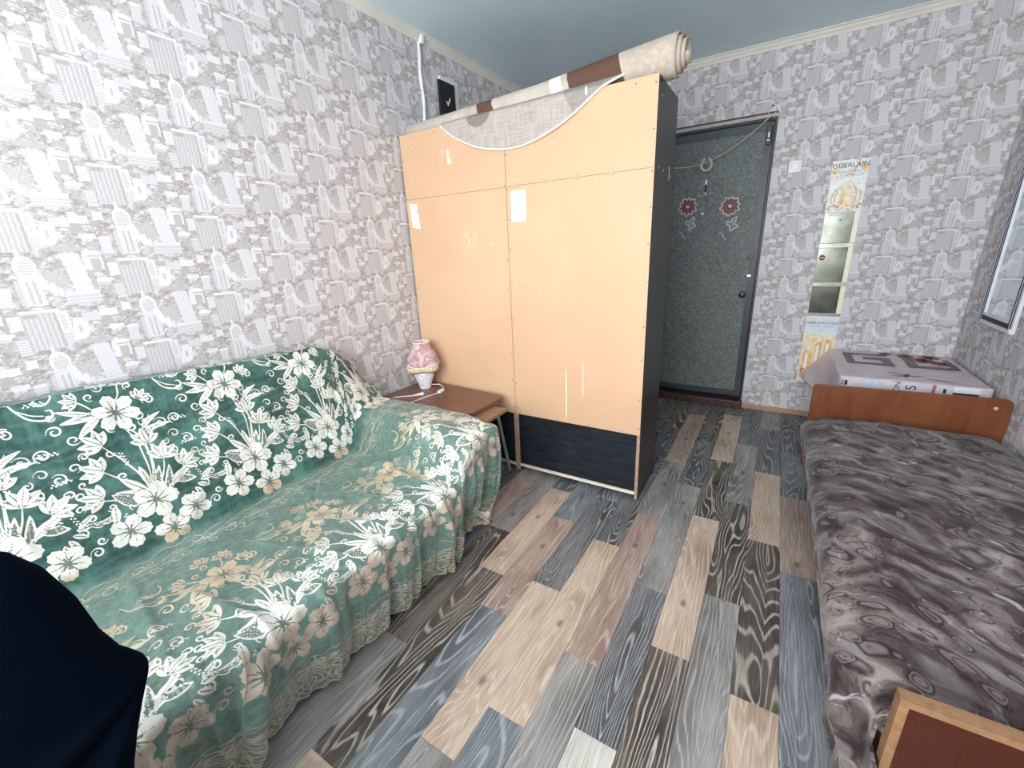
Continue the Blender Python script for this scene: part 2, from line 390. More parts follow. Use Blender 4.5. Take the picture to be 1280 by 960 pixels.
for (x0, seams, tones) in sorted(ROWS):
    x1 = xs[xs.index(x0) + 1]
    ys = [YN] + seams + [D]
    for i, tone in enumerate(tones):
        a, b = ys[i], ys[i + 1]
        g = 0.0004
        hx, hy = (x1 - x0) / 2 - g, (b - a) / 2 - g
        lo = max(-hx, 0.0005 - (x0 + x1) / 2)
        # a strip with a finely chamfered rim
        c = 0.0010; v = []
        for z, q in ((-0.004, 0), (-0.0008, 0), (0, c)):
            v += [(lo + q, -hy + q, z), (hx - q, -hy + q, z), (hx - q, hy - q, z), (lo + q, hy - q, z)]
        f = [(8, 9, 10, 11)] + [(4 * j + e, 4 * j + (e + 1) % 4, 4 * j + 4 + (e + 1) % 4, 4 * j + 4 + e) for j in (0, 1) for e in range(4)]
        me = bpy.data.meshes.new('plank'); me.from_pydata(v, [], f); me.materials.append(PM[tone])
        o = bpy.data.objects.new('plank', me); COL.objects.link(o); o.location = ((x0 + x1) / 2, (a + b) / 2, 0); o.parent = floor

# ------------------------------------------------------------------ common materials
def hardboard():
    t = NT('hardboard', 0.6, 0.25); o = t.pos(); x, y, z = t.sep(o)
    n = t.noise(o, 180, 3, 0.7); n2 = t.noise(o, 2.2, 3); n3 = t.noise(t.comb(t.math('MULTIPLY', x, 40), 0, t.math('MULTIPLY', z, 14)), 1, 4, 0.75)
    c = t.ramp(n, [(0.3, (0.60, 0.375, 0.228)), (0.7, (0.66, 0.428, 0.270))])
    c = t.mix(t.math('MULTIPLY', t.smooth(n2, 0.40, 0.75), 0.35), c, (0.74, 0.50, 0.32))
    sc_ = None
    for (cx, cz, hx, hz, am) in ((1.067, 0.57, 0.0035, 0.17, 0.8), (1.165, 0.67, 0.004, 0.12, 0.5), (0.35, 1.86, 0.05, 0.045, 0.7), (0.47, 1.43, 0.05, 0.06, 0.35), (0.62, 1.40, 0.04, 0.03, 0.3)):
        dx = t.math('DIVIDE', t.math('ABSOLUTE', t.math('SUBTRACT', x, cx)), hx); dz = t.math('DIVIDE', t.math('ABSOLUTE', t.math('SUBTRACT', z, cz)), hz)
        m = t.math('SUBTRACT', 1.0, t.smooth(t.math('MAXIMUM', dx, dz), 0.6, 1.0)); m = t.math('MULTIPLY', m, am)
        if hx > 0.01: m = t.math('MULTIPLY', m, t.smooth(n3, 0.50, 0.60))
        c = t.mix(m, c, (0.92, 0.86, 0.76))
    t.col(c); t.bump(n, 0.12, 0.001); return t.m
m_hard = hardboard()
def black_ash():
    t = NT('black_ash_laminate', 0.42, 0.22); o = t.pos(); x, y, z = t.sep(o)
    n = t.noise(t.comb(t.math('MULTIPLY', x, 7), t.math('MULTIPLY', y, 7), t.math('MULTIPLY', z, 70)), 1, 4, 0.65, 0.6)
    t.col(t.ramp(n, [(0.35, (0.010, 0.012, 0.016)), (0.62, (0.022, 0.026, 0.034)), (0.74, (0.07, 0.085, 0.105))])); t.bump(n, 0.15, 0.001); return t.m
m_black = black_ash()
m_blackside = plain('black_laminate_side', (0.020, 0.020, 0.021), 0.36, 0.35, var=0.15, scale=60, bump=0.1)
m_raw = plain('raw_chipboard_edge', (0.42, 0.27, 0.20), 0.7, 0.2, var=0.25, scale=90)
m_cream = plain('cream_edge_band', (0.78, 0.70, 0.60), 0.5, 0.2, var=0.08)
m_white = plain('white_plastic', (0.82, 0.82, 0.82), 0.35, 0.4, var=0.02)
m_paper = plain('white_paper', (0.84, 0.86, 0.88), 0.7, 0.1, var=0.02)
m_ink = plain('grey_ink', (0.42, 0.42, 0.45), 0.7, 0.1)
m_dark = plain('black_plastic', (0.012, 0.012, 0.013), 0.35, 0.4)
m_chrome = plain('chrome', (0.70, 0.71, 0.73), 0.28, 0.5, metal=0.5, var=0.03)
m_grey_metal = plain('grey_painted_tube', (0.24, 0.27, 0.30), 0.4, 0.5, var=0.05)
m_nail = plain('dark_nail', (0.10, 0.06, 0.04), 0.5, 0.3)

# ------------------------------------------------------------------ wardrobes seen from the back
ZP, ZS, HW, DW = 0.399, 1.668, 2.013, 0.38
def wardrobe(x0, x1, label, holes, left_shift=0):
    w = thing('wardrobe', label, 'wardrobe', ((x0 + x1) / 2, W + DW / 2, 0))
    th = 0.016
    for xa, lab in ((x0, None), (x1 - th, None)):
        p = MB().box(xa, xa + th, W + 0.004, W + DW, 0.012, HW - 0.002).build('side_panel', m_blackside, w, bevel=0.001)
        MB().box(xa, xa + th, W + 0.0005, W + 0.004, 0.012, ZP).build('raw_edge', m_raw, p)
    for xa in (x0 + 0.008, x1 - 0.008):
        for yy in (W + 0.03, W + DW - 0.03): MB().lathe([(0.010, 0), (0.010, 0.012)], (xa, yy, 0.0), 10).build('foot', m_dark, w)
    MB().box(x0 + th, x1 - th, W + 0.006, W + DW - 0.02, HW - 0.02, HW - 0.004).build('top_panel', m_blackside, w)
    MB().box(x0 + th, x1 - th, W + 0.010, W + DW - 0.02, 0.04, 0.056).build('bottom_panel', m_blackside, w)
    MB().box(x0 + th, x1 - th, W + 0.0005, W + 0.010, 0.040, 0.056).build('rail_edge', m_cream, w)
    MB().box(x0 + th, x1 - th, W + 0.020, W + 0.030, 0.056, ZP + 0.02).build('lower_panel', m_black, w)
    MB().box(x0 + 0.003, x1 - 0.003, W + DW, W + DW + 0.018, 0.05, HW - 0.003).build('door', m_black, w, bevel=0.002)
    MB().box(x0 + 0.0005, x1 - 0.0005, W - 0.0032, W + 0.0002, ZP, ZS - 0.0006).build('back_panel', m_hard, w, bevel=0.0006, seg=1)
    MB().box(x0 + 0.0005, x1 - 0.0005, W - 0.0032, W + 0.0002, ZS + 0.0006, HW).build('back_panel', m_hard, w, bevel=0.0006, seg=1)
    zz = ZP + 0.04; mb = MB()
    while zz < HW:
        for xa in (x0 + 0.010, x1 - 0.010): mb.lathe([(0.0032, W - 0.0042), (0.0032, W - 0.003)], (xa + random.uniform(-.003, .003), 0, zz), 6, axis='y')
        zz += random.uniform(0.14, 0.22)
    for k in range(4):
        xa = x0 + (x1 - x0) * (k + 0.5) / 4; mb.lathe([(0.003, W - 0.0042), (0.003, W - 0.003)], (xa, 0, HW - 0.02), 6, axis='y'); mb.lathe([(0.003, W - 0.0042), (0.003, W - 0.003)], (xa, 0, ZP + 0.012), 6, axis='y')
    n = mb.build('nail_heads', m_nail, w); n['kind'] = 'stuff'
    return w
w1 = wardrobe(0.012, 0.7285, 'left half of the wardrobe pair, bare hardboard back with a torn label against the wall', 0)
w2 = wardrobe(0.7300, 1.485, 'right half of the wardrobe pair, hardboard back, black side facing the door', 1)
# plastic clips along the seam of the right unit
for xx in (0.79, 0.955, 1.125, 1.295):
    MB().box(xx - 0.009, xx + 0.009, W - 0.0065, W - 0.003, ZS - 0.010, ZS + 0.013).build('seam_clip', plain('seam_clip_brown', (0.50, 0.38, 0.28), 0.4, 0.4), w2, bevel=0.002)
# labels
def rpoly(x0, x1, z0, z1, r, n=5):
    P = []
    for cx, cz, a in ((x1 - r, z1 - r, 0), (x0 + r, z1 - r, 90), (x0 + r, z0 + r, 180), (x1 - r, z0 + r, 270)):
        for k in range(n + 1):
            t = math.radians(a + 90 * k / n); P.append((cx + r * math.cos(t), cz + r * math.sin(t)))
    return P
lb = MB().prism([(0.036, 1.648), (0.095, 1.640), (0.097, 1.61), (0.090, 1.598), (0.100, 1.585), (0.107, 1.500), (0.044, 1.512)], W - 0.0046, W - 0.0034).build('paper_label', m_paper, w1)
lb['label'] = 'torn white paper label'
mb = MB()
for k in range(6): mb.box(0.068, 0.088 - 0.004 * (k % 2), W - 0.0052, W - 0.0045, 1.628 - 0.005 * k, 1.6295 - 0.005 * k)
mb.box(0.082, 0.090, W - 0.0052, W - 0.0045, 1.525, 1.535).build('print', m_ink, lb)['kind'] = 'stuff'
lb = MB().prism(rpoly(0.758, 0.845, 1.494, 1.645, 0.012), W - 0.0046, W - 0.0034).build('paper_label', m_paper, w2)
lb['label'] = 'white rounded paper label'
mb = MB()
for k in range(7): mb.box(0.772, 0.828 - 0.006 * (k % 3), W - 0.0052, W - 0.0045, 1.630 - 0.006 * k, 1.6312 - 0.006 * k)
mb.box(0.826, 0.832, W - 0.0052, W - 0.0045, 1.515, 1.530).build('print', m_ink, lb)['kind'] = 'stuff'
# wire hook on the black side
MB().tube([(1.4875, 2.245, 1.70), (1.489, 2.245, 1.69), (1.489, 2.243, 1.650), (1.491, 2.235, 1.640), (1.494, 2.225, 1.645)], 0.0014, 6).build('hook', m_chrome, w2, smooth=True)
for (yy, zz) in ((2.05, 1.95), (2.05, 1.675), (2.30, 1.665), (2.14, 1.672)):
    MB().lathe([(0.004, 1.485), (0.004, 1.4865)], (0, yy, zz), 8, axis='x').build('screw_cap', m_chrome, w2)

# ------------------------------------------------------------------ rolled carpet on the wardrobes
def carpet_mat(back=False):
    t = NT('carpet_backing' if back else 'carpet_pile', 0.95, 0.05); o = t.pos(); x, y, z = t.sep(o)
    n = t.noise(o, 260, 2, 0.7); n2 = t.noise(o, 14, 3); n3 = t.noise(o, 45, 3)
    if not back:
        xx = t.math('ADD', x, t.math('MULTIPLY', t.math('SUBTRACT', n3, 0.5), 0.010))
        xx = t.math('ADD', xx, t.math('MULTIPLY', t.math('SUBTRACT', z, 2.08), 0.30))
        c = t.ramp(n2, [(0.3, (0.50, 0.43, 0.365)), (0.7, (0.60, 0.535, 0.465))])
        c = t.mix(t.math('MULTIPLY', t.smooth(xx, 1.30, 1.36), t.math('MULTIPLY', t.smooth(n3, 0.35, 0.6), 0.55)), c, (0.47, 0.36, 0.27))
        def band(a, b, col):
            nonlocal c
            m = t.math('MULTIPLY', t.smooth(xx, a - 0.003, a + 0.003), t.math('SUBTRACT', 1.0, t.smooth(xx, b - 0.003, b + 0.003)))
            c = t.mix(m, c, col)
        band(0.535, 0.632, (0.135, 0.075, 0.052)); band(0.968, 1.028, (0.86, 0.84, 0.78)); band(1.062, 1.312, (0.130, 0.070, 0.050))
        c = t.mix(t.math('MULTIPLY', t.smooth(n, 0.35, 0.65), 0.35), c, t.mix(0.5, c, (0.1, 0.08, 0.06)))
    else:
        w = t.math('MULTIPLY', t.math('SINE', t.math('MULTIPLY', x, 1400)), t.math('SINE', t.math('MULTIPLY', z, 1400)))
        w2 = t.noise(t.comb(t.math('MULTIPLY', x, 150), 0, t.math('MULTIPLY', z, 12)), 1, 2); w3 = t.noise(t.comb(t.math('MULTIPLY', x, 12), 0, t.math('MULTIPLY', z, 150)), 1, 2)
        g = t.math('ADD', t.math('ADD', w2, w3), t.math('MULTIPLY', w, 0.08))
        c = t.ramp(g, [(0.75, (0.37, 0.32, 0.29)), (1.0, (0.42, 0.37, 0.335)), (1.25, (0.47, 0.42, 0.385))])
        # the pattern ghosting through the jute: a brown half-round and a grey corner
        d = t.vm('LENGTH', t.vm('MULTIPLY', t.vm('SUBTRACT', o, (0.585, 1.975, 2.03)), (1 / 0.075, 0, 1 / 0.065)))
        c = t.mix(t.math('MULTIPLY', t.math('LESS_THAN', d, 1), 0.75), c, (0.20, 0.145, 0.13))
        e = t.math('SUBTRACT', x, t.math('MULTIPLY_ADD', t.math('SUBTRACT', z, 1.98), -0.55, 1.085))
        c = t.mix(t.math('MULTIPLY', t.math('GREATER_THAN', e, 0), 0.6), c, (0.25, 0.225, 0.215))
    t.col(c); t.bump(n, 0.5, 0.003)
    return t.m
m_pile = carpet_mat(); m_jute = carpet_mat(True)
m_bind = plain('pale_carpet_binding', (0.74, 0.69, 0.63), 0.9, 0.05)
carpet = thing('rolled_carpet', 'rolled-up cream carpet with brown and white bands lying on top of the wardrobes', 'carpet', (0.78, 2.08, HW))
# spiral roll, thicker towards the door end
NX, NT_ = 110, 200
turns = 3.3
xs_ = np.linspace(0.012, 1.545, NX)
Rout = np.interp(xs_, [0, 0.35, 0.9, 1.2, 1.545], [0.034, 0.040, 0.050, 0.064, 0.079])
th = np.linspace(0, 1, NT_)
P = np.zeros((NX, NT_, 3)); Q = []
for i, xx in enumerate(xs_):
    R0 = Rout[i]; r = R0 * (0.40 + 0.60 * th); ang = -PI / 2 + 0.55 - (1 - th) * turns * 2 * PI
    wob = 1 + 0.03 * np.sin(2 * ang + xx * 4)
    cy = 2.075; czz = HW + R0 + 0.001
    P[i, :, 0] = xx + 0.012 * np.sin(ang * 1.0) * (i == NX - 1) * 0
    P[i, :, 1] = cy + r * wob * np.cos(ang); P[i, :, 2] = czz + r * wob * np.sin(ang) * 0.985
    Q.append((cy, czz, R0))
P[-3:, :, 0] += (0.050 * (1 - th))[None, :] * np.array([0.5, 0.8, 1.0])[:, None] - 0.012
ro = grid_mesh('roll', P, m_pile, parent=carpet, thick=0.0075)
ro.modifiers['thickness'].offset = -1
# hanging edge of the round carpet
edge = [(0.285, 2.052), (0.322, 2.020), (0.378, 1.969), (0.456, 1.922), (0.557, 1.877), (0.633, 1.857), (0.72, 1.843), (0.801, 1.840), (0.87, 1.846), (0.958, 1.867), (1.043, 1.896), (1.123, 1.937), (1.18, 1.973), (1.235, 2.008), (1.288, 2.030), (1.330, 2.056)]
ex = np.array([e[0] for e in edge]); ez = np.array([e[1] for e in edge])
fx = np.linspace(ex[0], ex[-1], 90); fz = np.interp(fx, ex, ez); fz = np.convolve(np.pad(fz, 3, 'edge'), np.ones(7) / 7, 'valid')
Ct = 26; P = np.zeros((90, Ct, 3))
for i in range(90):
    R0 = np.interp(fx[i], xs_, Rout)
    topz = HW + 0.026 + 0.3 * (R0 - 0.04)
    z0 = min(fz[i], topz)
    tt = np.linspace(0, 1, Ct)
    z = topz + (z0 - topz) * tt
    yr = 2.075 - math.sqrt(max(0.0, R0 * R0 - (topz - HW - R0) ** 2)) - 0.004
    over = np.clip((z - HW - 0.002) / (topz - HW - 0.002), 0, 1)
    y = (W - 0.011) * (1 - over) + yr * over
    P[i, :, 0] = fx[i]; P[i, :, 1] = y - 0.003 * np.sin(fx[i] * 14) * (1 - over); P[i, :, 2] = z
grid_mesh('hanging_edge', P, m_jute, parent=carpet, thick=0.005)
MB().tube([(fx[i], P[i, -1, 1] - 0.001, P[i, -1, 2]) for i in range(90)], 0.0055, 8).build('binding', m_bind, carpet, smooth=True)
MB().box(1.170, 1.180, W - 0.0175, W - 0.0155, 1.992, 2.022).build('white_tag', m_paper, carpet)

# ------------------------------------------------------------------ black and white wall unit, cable
u = thing('wall_box', 'black and white box with a tick mark on the wall above the wardrobe', 'box', (0.0, 2.45, 2.2))
MB().box(0.001, 0.016, 2.395, 2.578, 2.15, 2.428).build('back_case', m_white, u, bevel=0.004)
MB().box(0.012, 0.030, 2.368, 2.522, 2.14, 2.398).build('front_cover', m_dark, u, bevel=0.003)
MB().prism([(2.420, 2.286), (2.440, 2.262), (2.470, 2.310), (2.462, 2.314), (2.439, 2.277), (2.427, 2.290)], 0.030, 0.0315, 'yz').build('tick_mark', m_white, u)
cb = thing('cable_channel', 'white cable channel running down the left wall from the moulding', 'cable', (0.0, 2.23, 2.1))
pts = [(0.008, 2.226 + 0.005 * math.sin(z * 23), z) for z in np.linspace(2.02, 2.552, 30)]
MB().tube(pts, [0.0075 + 0.003 * (0.5 + 0.5 * math.sin(i * 1.1)) for i in range(30)], 8).build('cable', m_white, cb, smooth=True)
MB().box(0.0, 0.03, 2.236, 2.262, 2.545, 2.60).build('tape_patch', m_paper, cb, bevel=0.004)

# ------------------------------------------------------------------ entrance door
def leatherette():
    t = NT('grey_green_leatherette', 0.55, 0.3); o = t.pos()
    n = t.noise(o, 60, 5, 0.72, 0.5); n2 = t.noise(o, 3, 2)
    c = t.ramp(n, [(0.32, (0.085, 0.100, 0.095)), (0.5, (0.150, 0.170, 0.162)), (0.68, (0.27, 0.295, 0.283))])
    t.col(t.mix(t.math('MULTIPLY', t.smooth(n2, 0.4, 0.7), 0.25), c, (0.20, 0.235, 0.225))); t.bump(n, 0.3, 0.002); return t.m
m_lea = leatherette()
m_dframe = plain('dark_slate_border', (0.040, 0.058, 0.066), 0.4, 0.4, var=0.15)
m_jamb = plain('dark_metal_jamb', (0.012, 0.013, 0.014), 0.4, 0.4)
m_thr = plain('worn_brown_threshold', (0.065, 0.030, 0.026), 0.4, 0.4, var=0.6, scale=35, bump=0.2)
door = bpy.data.objects.new('door_1', None); COL.objects.link(door); door.location = ((DX0 + DX1) / 2, D, 0); struct(door)
door['label'] = 'grey-green leatherette entrance door with a dark border beside the wardrobe'
MB().box(DX0 + 0.005, DX1 - 0.015, D + 0.030, D + 0.075, 0.09, DZ - 0.02).build('leaf', m_lea, door, bevel=0.006)
lx0, lx1, lz0, lz1 = DX0 + 0.005, DX1 - 0.015, 0.09, DZ - 0.02
MB().box(lx0, lx0 + 0.045, D + 0.024, D + 0.032, lz0, lz1).box(lx1 - 0.045, lx1, D + 0.024, D + 0.032, lz0, lz1).box(lx0 + 0.045, lx1 - 0.045, D + 0.024, D + 0.032, lz0, lz0 + 0.045).box(lx0 + 0.045, lx1 - 0.045, D + 0.024, D + 0.032, lz1 - 0.055, lz1).build('border', m_dframe, door)
MB().box(DX0, DX0 + 0.006, D + 0.002, D + 0.10, 0.02, DZ).box(DX1 - 0.010, DX1, D + 0.002, D + 0.10, 0.02, DZ).box(DX0 + 0.006, DX1 - 0.010, D + 0.002, D + 0.10, DZ - 0.018, DZ).box(DX0 + 0.006, DX1 - 0.010, D + 0.076, D + 0.10, 0.0, DZ - 0.018).build('jamb', m_jamb, door)
MB().box(DX0, DX1 + 0.004, D - 0.008, D + 0.001, DZ + 0.004, DZ + 0.020).build('head_strip', plain('pale_strip', (0.50, 0.50, 0.48), 0.4), door, bevel=0.002)
MB().box(DX0, DX1 + 0.004, D - 0.010, D + 0.001, DZ + 0.020, DZ + 0.032).build('head_strip', plain('brown_strip', (0.10, 0.065, 0.06), 0.5), door)
MB().box(DX1 - 0.001, DX1 + 0.007, D - 0.004, D, 0.04, DZ).build('edge_strip', plain('pale_edge', (0.10, 0.10, 0.11), 0.7, var=0.4, scale=20), door)
MB().box(DX0, DX1 + 0.012, D - 0.05, D + 0.06, 0.0, 0.062).build('threshold', m_thr, door, bevel=0.006)
YF = D + 0.024
MB().lathe([(0.022, YF), (0.022, YF - 0.006), (0.010, YF - 0.010), (0.010, YF - 0.030), (0.019, YF - 0.034), (0.024, YF - 0.045), (0.021, YF - 0.056), (0.008, YF - 0.060)], (1.778, 0, 0.937), 20, axis='y').build('knob', plain('bronze_knob', (0.05, 0.04, 0.035), 0.3, 0.5, metal=0.6), door, smooth=True)
MB().prism([(1.775, 1.222), (1.800, 1.237), (1.822, 1.229), (1.822, 1.214), (1.800, 1.208)], YF - 0.012, YF + 0.002).build('bolt', m_dark, door, bevel=0.002)
MB().box(1.795, 1.820, YF - 0.008, YF + 0.002, 1.072, 1.090).build('lock_plate', m_chrome, door, bevel=0.002)
MB().lathe([(0.010, YF + 0.010), (0.010, YF + 0.003), (0.006, YF + 0.001)], (1.430, 0, 1.560), 14, axis='y').build('peephole', m_chrome, door, smooth=True)
# hook with three prongs
hk = thing('coat_hook', 'small chrome three-pronged hook fixed high on the door', 'hook', (1.437, D + 0.03, 1.74))
yk = D + 0.028
MB().box(1.431, 1.443, yk - 0.003, yk, 1.690, 1.805).build('plate', m_chrome, hk, bevel=0.0012)
MB().box(1.430, 1.444, yk - 0.004, yk - 0.003, 1.715, 1.770).build('insert', m_dark, hk)
for s in (-1, 0, 1):
    MB().tube([(1.437, yk - 0.003, 1.705), (1.437 + s * 0.022, yk - 0.012, 1.690), (1.437 + s * 0.038, yk - 0.022, 1.692), (1.437 + s * 0.043, yk - 0.026 - (s == 0) * .01, 1.712)], 0.0032, 6).build('prong', m_chrome, hk, smooth=True)
# flower and bird stickers
m_pink = plain('dusky_pink_print', (0.20, 0.085, 0.09), 0.5); m_pale = plain('pale_pink_print', (0.80, 0.63, 0.60), 0.5)
m_lilac = plain('grey_lilac_print', (0.22, 0.23, 0.29), 0.5); m_lil2 = plain('white_lilac_outline', (0.62, 0.64, 0.70), 0.5)
def leafpoly(cx, cz, ang, l, w, n=8):
    P = []
    for k in range(2 * n):
        t = k / n if k <= n else (2 * n - k) / n; s = 1 if k <= n else -1
        a = t * l; b = s * w * math.sin(PI * min(t, 1)) ** 0.7
        P.append((cx + a * math.cos(ang) - b * math.sin(ang), cz + a * math.sin(ang) + b * math.cos(ang)))
    return P
for (cx, cz, which) in ((1.316, 1.620, 'left'), (1.622, 1.600, 'right')):
    s = thing('flower_sticker', 'pink ten-petalled flower sticker on the door, the %s one of the pair' % which, 'sticker', (cx, D + 0.03, cz), 'pink flower stickers on the door')
    y0 = D + 0.0298
    mo = MB(); mi = MB()
    for k in range(10):
        a = 2 * PI * k / 10 + 0.2; r = 0.064 + 0.006 * (k % 2)
        mo.prism(leafpoly(cx + 0.006 * math.cos(a), cz + 0.006 * math.sin(a), a, r, 0.0195), y0 - 0.0006, y0)
        mi.prism(leafpoly(cx + 0.014 * math.cos(a), cz + 0.014 * math.sin(a), a, r - 0.016, 0.0125), y0 - 0.0012, y0 - 0.0006)
    mo.build('outline', m_pale, s); mi.build('petals', m_pink, s)
    MB().lathe([(0.009, y0 - 0.0018), (0.009, y0 - 0.0005)], (cx, 0, cz), 10, axis='y').build('centre', m_pale, s)
for (cx, cz, which) in ((1.338, 1.480, 'left'), (1.640, 1.458, 'right')):
    s = thing('butterfly_sticker', 'grey-lilac butterfly sticker under the %s pink flower on the door' % which, 'sticker', (cx, D + 0.03, cz), 'butterfly stickers on the door')
    y0 = D + 0.0298
    mo = MB(); mi = MB()
    for (dx, dz, a, l, w) in ((0, 0, 62, 0.075, 0.016), (0, 0, 130, 0.045, 0.016), (0, 0, -10, 0.055, 0.018), (0, 0, -75, 0.045, 0.014)):
        a = math.radians(a); mo.prism(leafpoly(cx, cz, a, l, w), y0 - 0.0006, y0)
        mi.prism(leafpoly(cx + 0.007 * math.cos(a), cz + 0.007 * math.sin(a), a, l - 0.014, w - 0.006), y0 - 0.0012, y0 - 0.0006)
    mo.build('outline', m_lil2, s); mi.build('wings', m_lilac, s)
    MB().tube([(cx - 0.075, y0 - 0.001, cz - 0.045), (cx - 0.055, y0 - 0.001, cz - 0.055), (cx - 0.040, y0 - 0.001, cz - 0.085), (cx - 0.022, y0 - 0.001, cz - 0.105)], 0.003, 5).build('stem', m_lil2, s)
# cord, horseshoe, key tag
cd = thing('hanging_cord', 'pale cord looped on a nail above the door and sagging across it', 'cord', (1.825, D - 0.005, 2.22))
m_cord = plain('pale_cord', (0.62, 0.60, 0.55), 0.8, 0.1)
pa, pb = Vector((1.825, D - 0.013, 2.165)), Vector((1.0, D - 0.013, 1.98))
pts = []
for k in range(25):
    t = k / 24; q = pa.lerp(pb, t); q.z -= 0.62 * t * (1 - t); pts.append(tuple(q))
MB().tube(pts, 0.0028, 6).build('cord', m_cord, cd, smooth=True)
MB().tube([(1.828 + 0.026 * math.sin(a), D - 0.011, 2.168 + 0.042 * (1 - math.cos(a)) * 0.62) for a in np.linspace(0, 2 * PI, 20)], 0.0024, 6).build('loop', m_cord, cd, smooth=True)
MB().lathe([(0.004, D), (0.004, D - 0.016), (0.007, D - 0.018)], (1.826, 0, 2.222), 8, axis='y').build('nail', m_dark, cd)
hs_ = thing('horseshoe', 'small pale horseshoe charm hanging on the cord in front of the door', 'horseshoe', (1.432, D - 0.02, 1.90))
P2 = []
for k in range(21):
    a = math.radians(-235 + 290 * k / 20); P2.append((1.434 + 0.036 * math.cos(a), D - 0.016, 1.905 + 0.042 * math.sin(a)))
MB().tube(P2, [0.0075 + 0.003 * math.sin(PI * k / 20) + 0.0008 * math.sin(k * 2.6) for k in range(21)], 8).build('shoe', plain('pale_green_ceramic', (0.50, 0.52, 0.44), 0.4, var=0.15), hs_, smooth=True)
for e in (P2[0], P2[-1]): MB().lathe([(0.002, -0.010), (0.009, -0.006), (0.0105, 0), (0.009, 0.006), (0.002, 0.010)], e, 10).build('tip', plain('pale_tip', (0.58, 0.60, 0.52), 0.4), hs_, smooth=True)
kt = thing('key_tag', 'black key tag hanging from the nail at the top corner of the door', 'key tag', (1.824, D - 0.012, 2.03))
MB().tube([(1.827, D - 0.010, 2.168), (1.825, D - 0.011, 2.105)], 0.0016, 5).build('string', m_dark, kt)
MB().box(1.809, 1.840, D - 0.014, D - 0.006, 1.985, 2.105).build('tag', m_dark, kt, bevel=0.003)
MB().box(1.820, 1.829, D - 0.0150, D - 0.0138, 2.030, 2.062).box(1.816, 1.833, D - 0.0150, D - 0.0138, 2.008, 2.016).build('print', m_white, kt)

# light switch
sw = thing('light_switch', 'small white light switch on the wall right of the door', 'switch', (2.02, D, 1.81))
MB().box(1.968, 2.048, D - 0.008, D, 1.782, 1.862).build('plate', plain('ivory_switch', (0.66, 0.66, 0.66), 0.25, 0.5), sw, bevel=0.004)
MB().box(1.986, 2.030, D - 0.013, D - 0.007, 1.800, 1.844).build('rocker', m_white, sw, bevel=0.003)

# ------------------------------------------------------------------ tall narrow mirror panel with cosmetics posters
mp = thing('mirror_panel', 'tall narrow display panel with perfume posters and mirror tiles on the door wall', 'display', (2.32, D, 0.29))
x0, x1 = 2.222, 2.420
m_board = plain('white_board_edge', (0.72, 0.72, 0.70), 0.4)
MB().box(x0, x1, D - 0.012, D, 0.285, 1.825).build('board', m_board, mp, bevel=0.001)
YP = D - 0.012
def poster_mat():
    t = NT('poster_print', 0.3, 0.4); o = t.obj(); n = t.noise(t.vm('MULTIPLY', o, (30, 1, 22)), 1, 3, 0.6, 1.5); x, y, z = t.sep(o)
    t.col(t.ramp(n, [(0.36, (0.62, 0.45, 0.33)), (0.44, (0.80, 0.74, 0.66)), (0.52, (0.80, 0.83, 0.86)), (0.60, (0.87, 0.88, 0.88)), (0.68, (0.66, 0.74, 0.80))])); return t.m
m_poster = poster_mat()
m_sky = plain('poster_pale_blue', (0.70, 0.79, 0.85), 0.3, 0.4, var=0.06, scale=12)
m_gold = plain('poster_amber', (0.76, 0.50, 0.24), 0.3, 0.4, var=0.25, scale=40); m_gold2 = plain('poster_pale_gold', (0.86, 0.72, 0.48), 0.3, 0.4, var=0.15, scale=40)
m_ore = plain('poster_orange', (0.70, 0.30, 0.16), 0.4, 0.3, var=0.3, scale=60); m_txt = plain('dark_lettering', (0.05, 0.05, 0.06), 0.5)
m_txtg = plain('grey_lettering', (0.30, 0.31, 0.33), 0.5); m_wh = plain('poster_white', (0.86, 0.87, 0.87), 0.3, 0.4, var=0.03)
def TM(x, z, y): return Matrix.Translation((x, y, z)) @ Matrix.Rotation(PI / 2, 4, 'X')
pt = MB().box(x0 + 0.001, x1 - 0.001, YP - 0.002, YP, 1.505, 1.823).build('poster', m_poster, mp); pt['label'] = 'upper perfume poster with a bottle and splash'
text_obj('lettering', 'GUERLAIN', 0.040, m_txt, TM(2.322, 1.790, YP - 0.0028), pt, sx=1.04)
text_obj('lettering', 'ABEILLE ROYALE', 0.017, m_txtg, TM(2.322, 1.752, YP - 0.0028), pt)
MB().box(2.27, 2.374, YP - 0.003, YP - 0.002, 1.733, 1.735).box(2.25, 2.39, YP - 0.003, YP - 0.002, 1.722, 1.7235).build('rule_lines', m_txtg, pt)
for (cx, cz) in ((2.243, 1.758), (2.402, 1.770)): MB().lathe([(0.019, YP - 0.003), (0.019, YP - 0.002)], (cx if cx < 2.4 else 2.399, 0, cz), 6, axis='y').build('honey_drop', m_gold, pt)
bt = MB().prism([(2.292, 1.530), (2.350, 1.530), (2.356, 1.60), (2.345, 1.645), (2.330, 1.66), (2.330, 1.675), (2.338, 1.68), (2.338, 1.70), (2.306, 1.70), (2.306, 1.68), (2.314, 1.675), (2.314, 1.66), (2.298, 1.645), (2.287, 1.60)], YP - 0.003, YP - 0.002).build('bottle_print', m_gold2, pt)
MB().prism([(2.296, 1.54), (2.312, 1.54), (2.312, 1.645), (2.300, 1.640), (2.292, 1.60)], YP - 0.0035, YP - 0.0029).build('bottle_print', m_gold, pt)
mb = MB(); rr = random.Random(5)
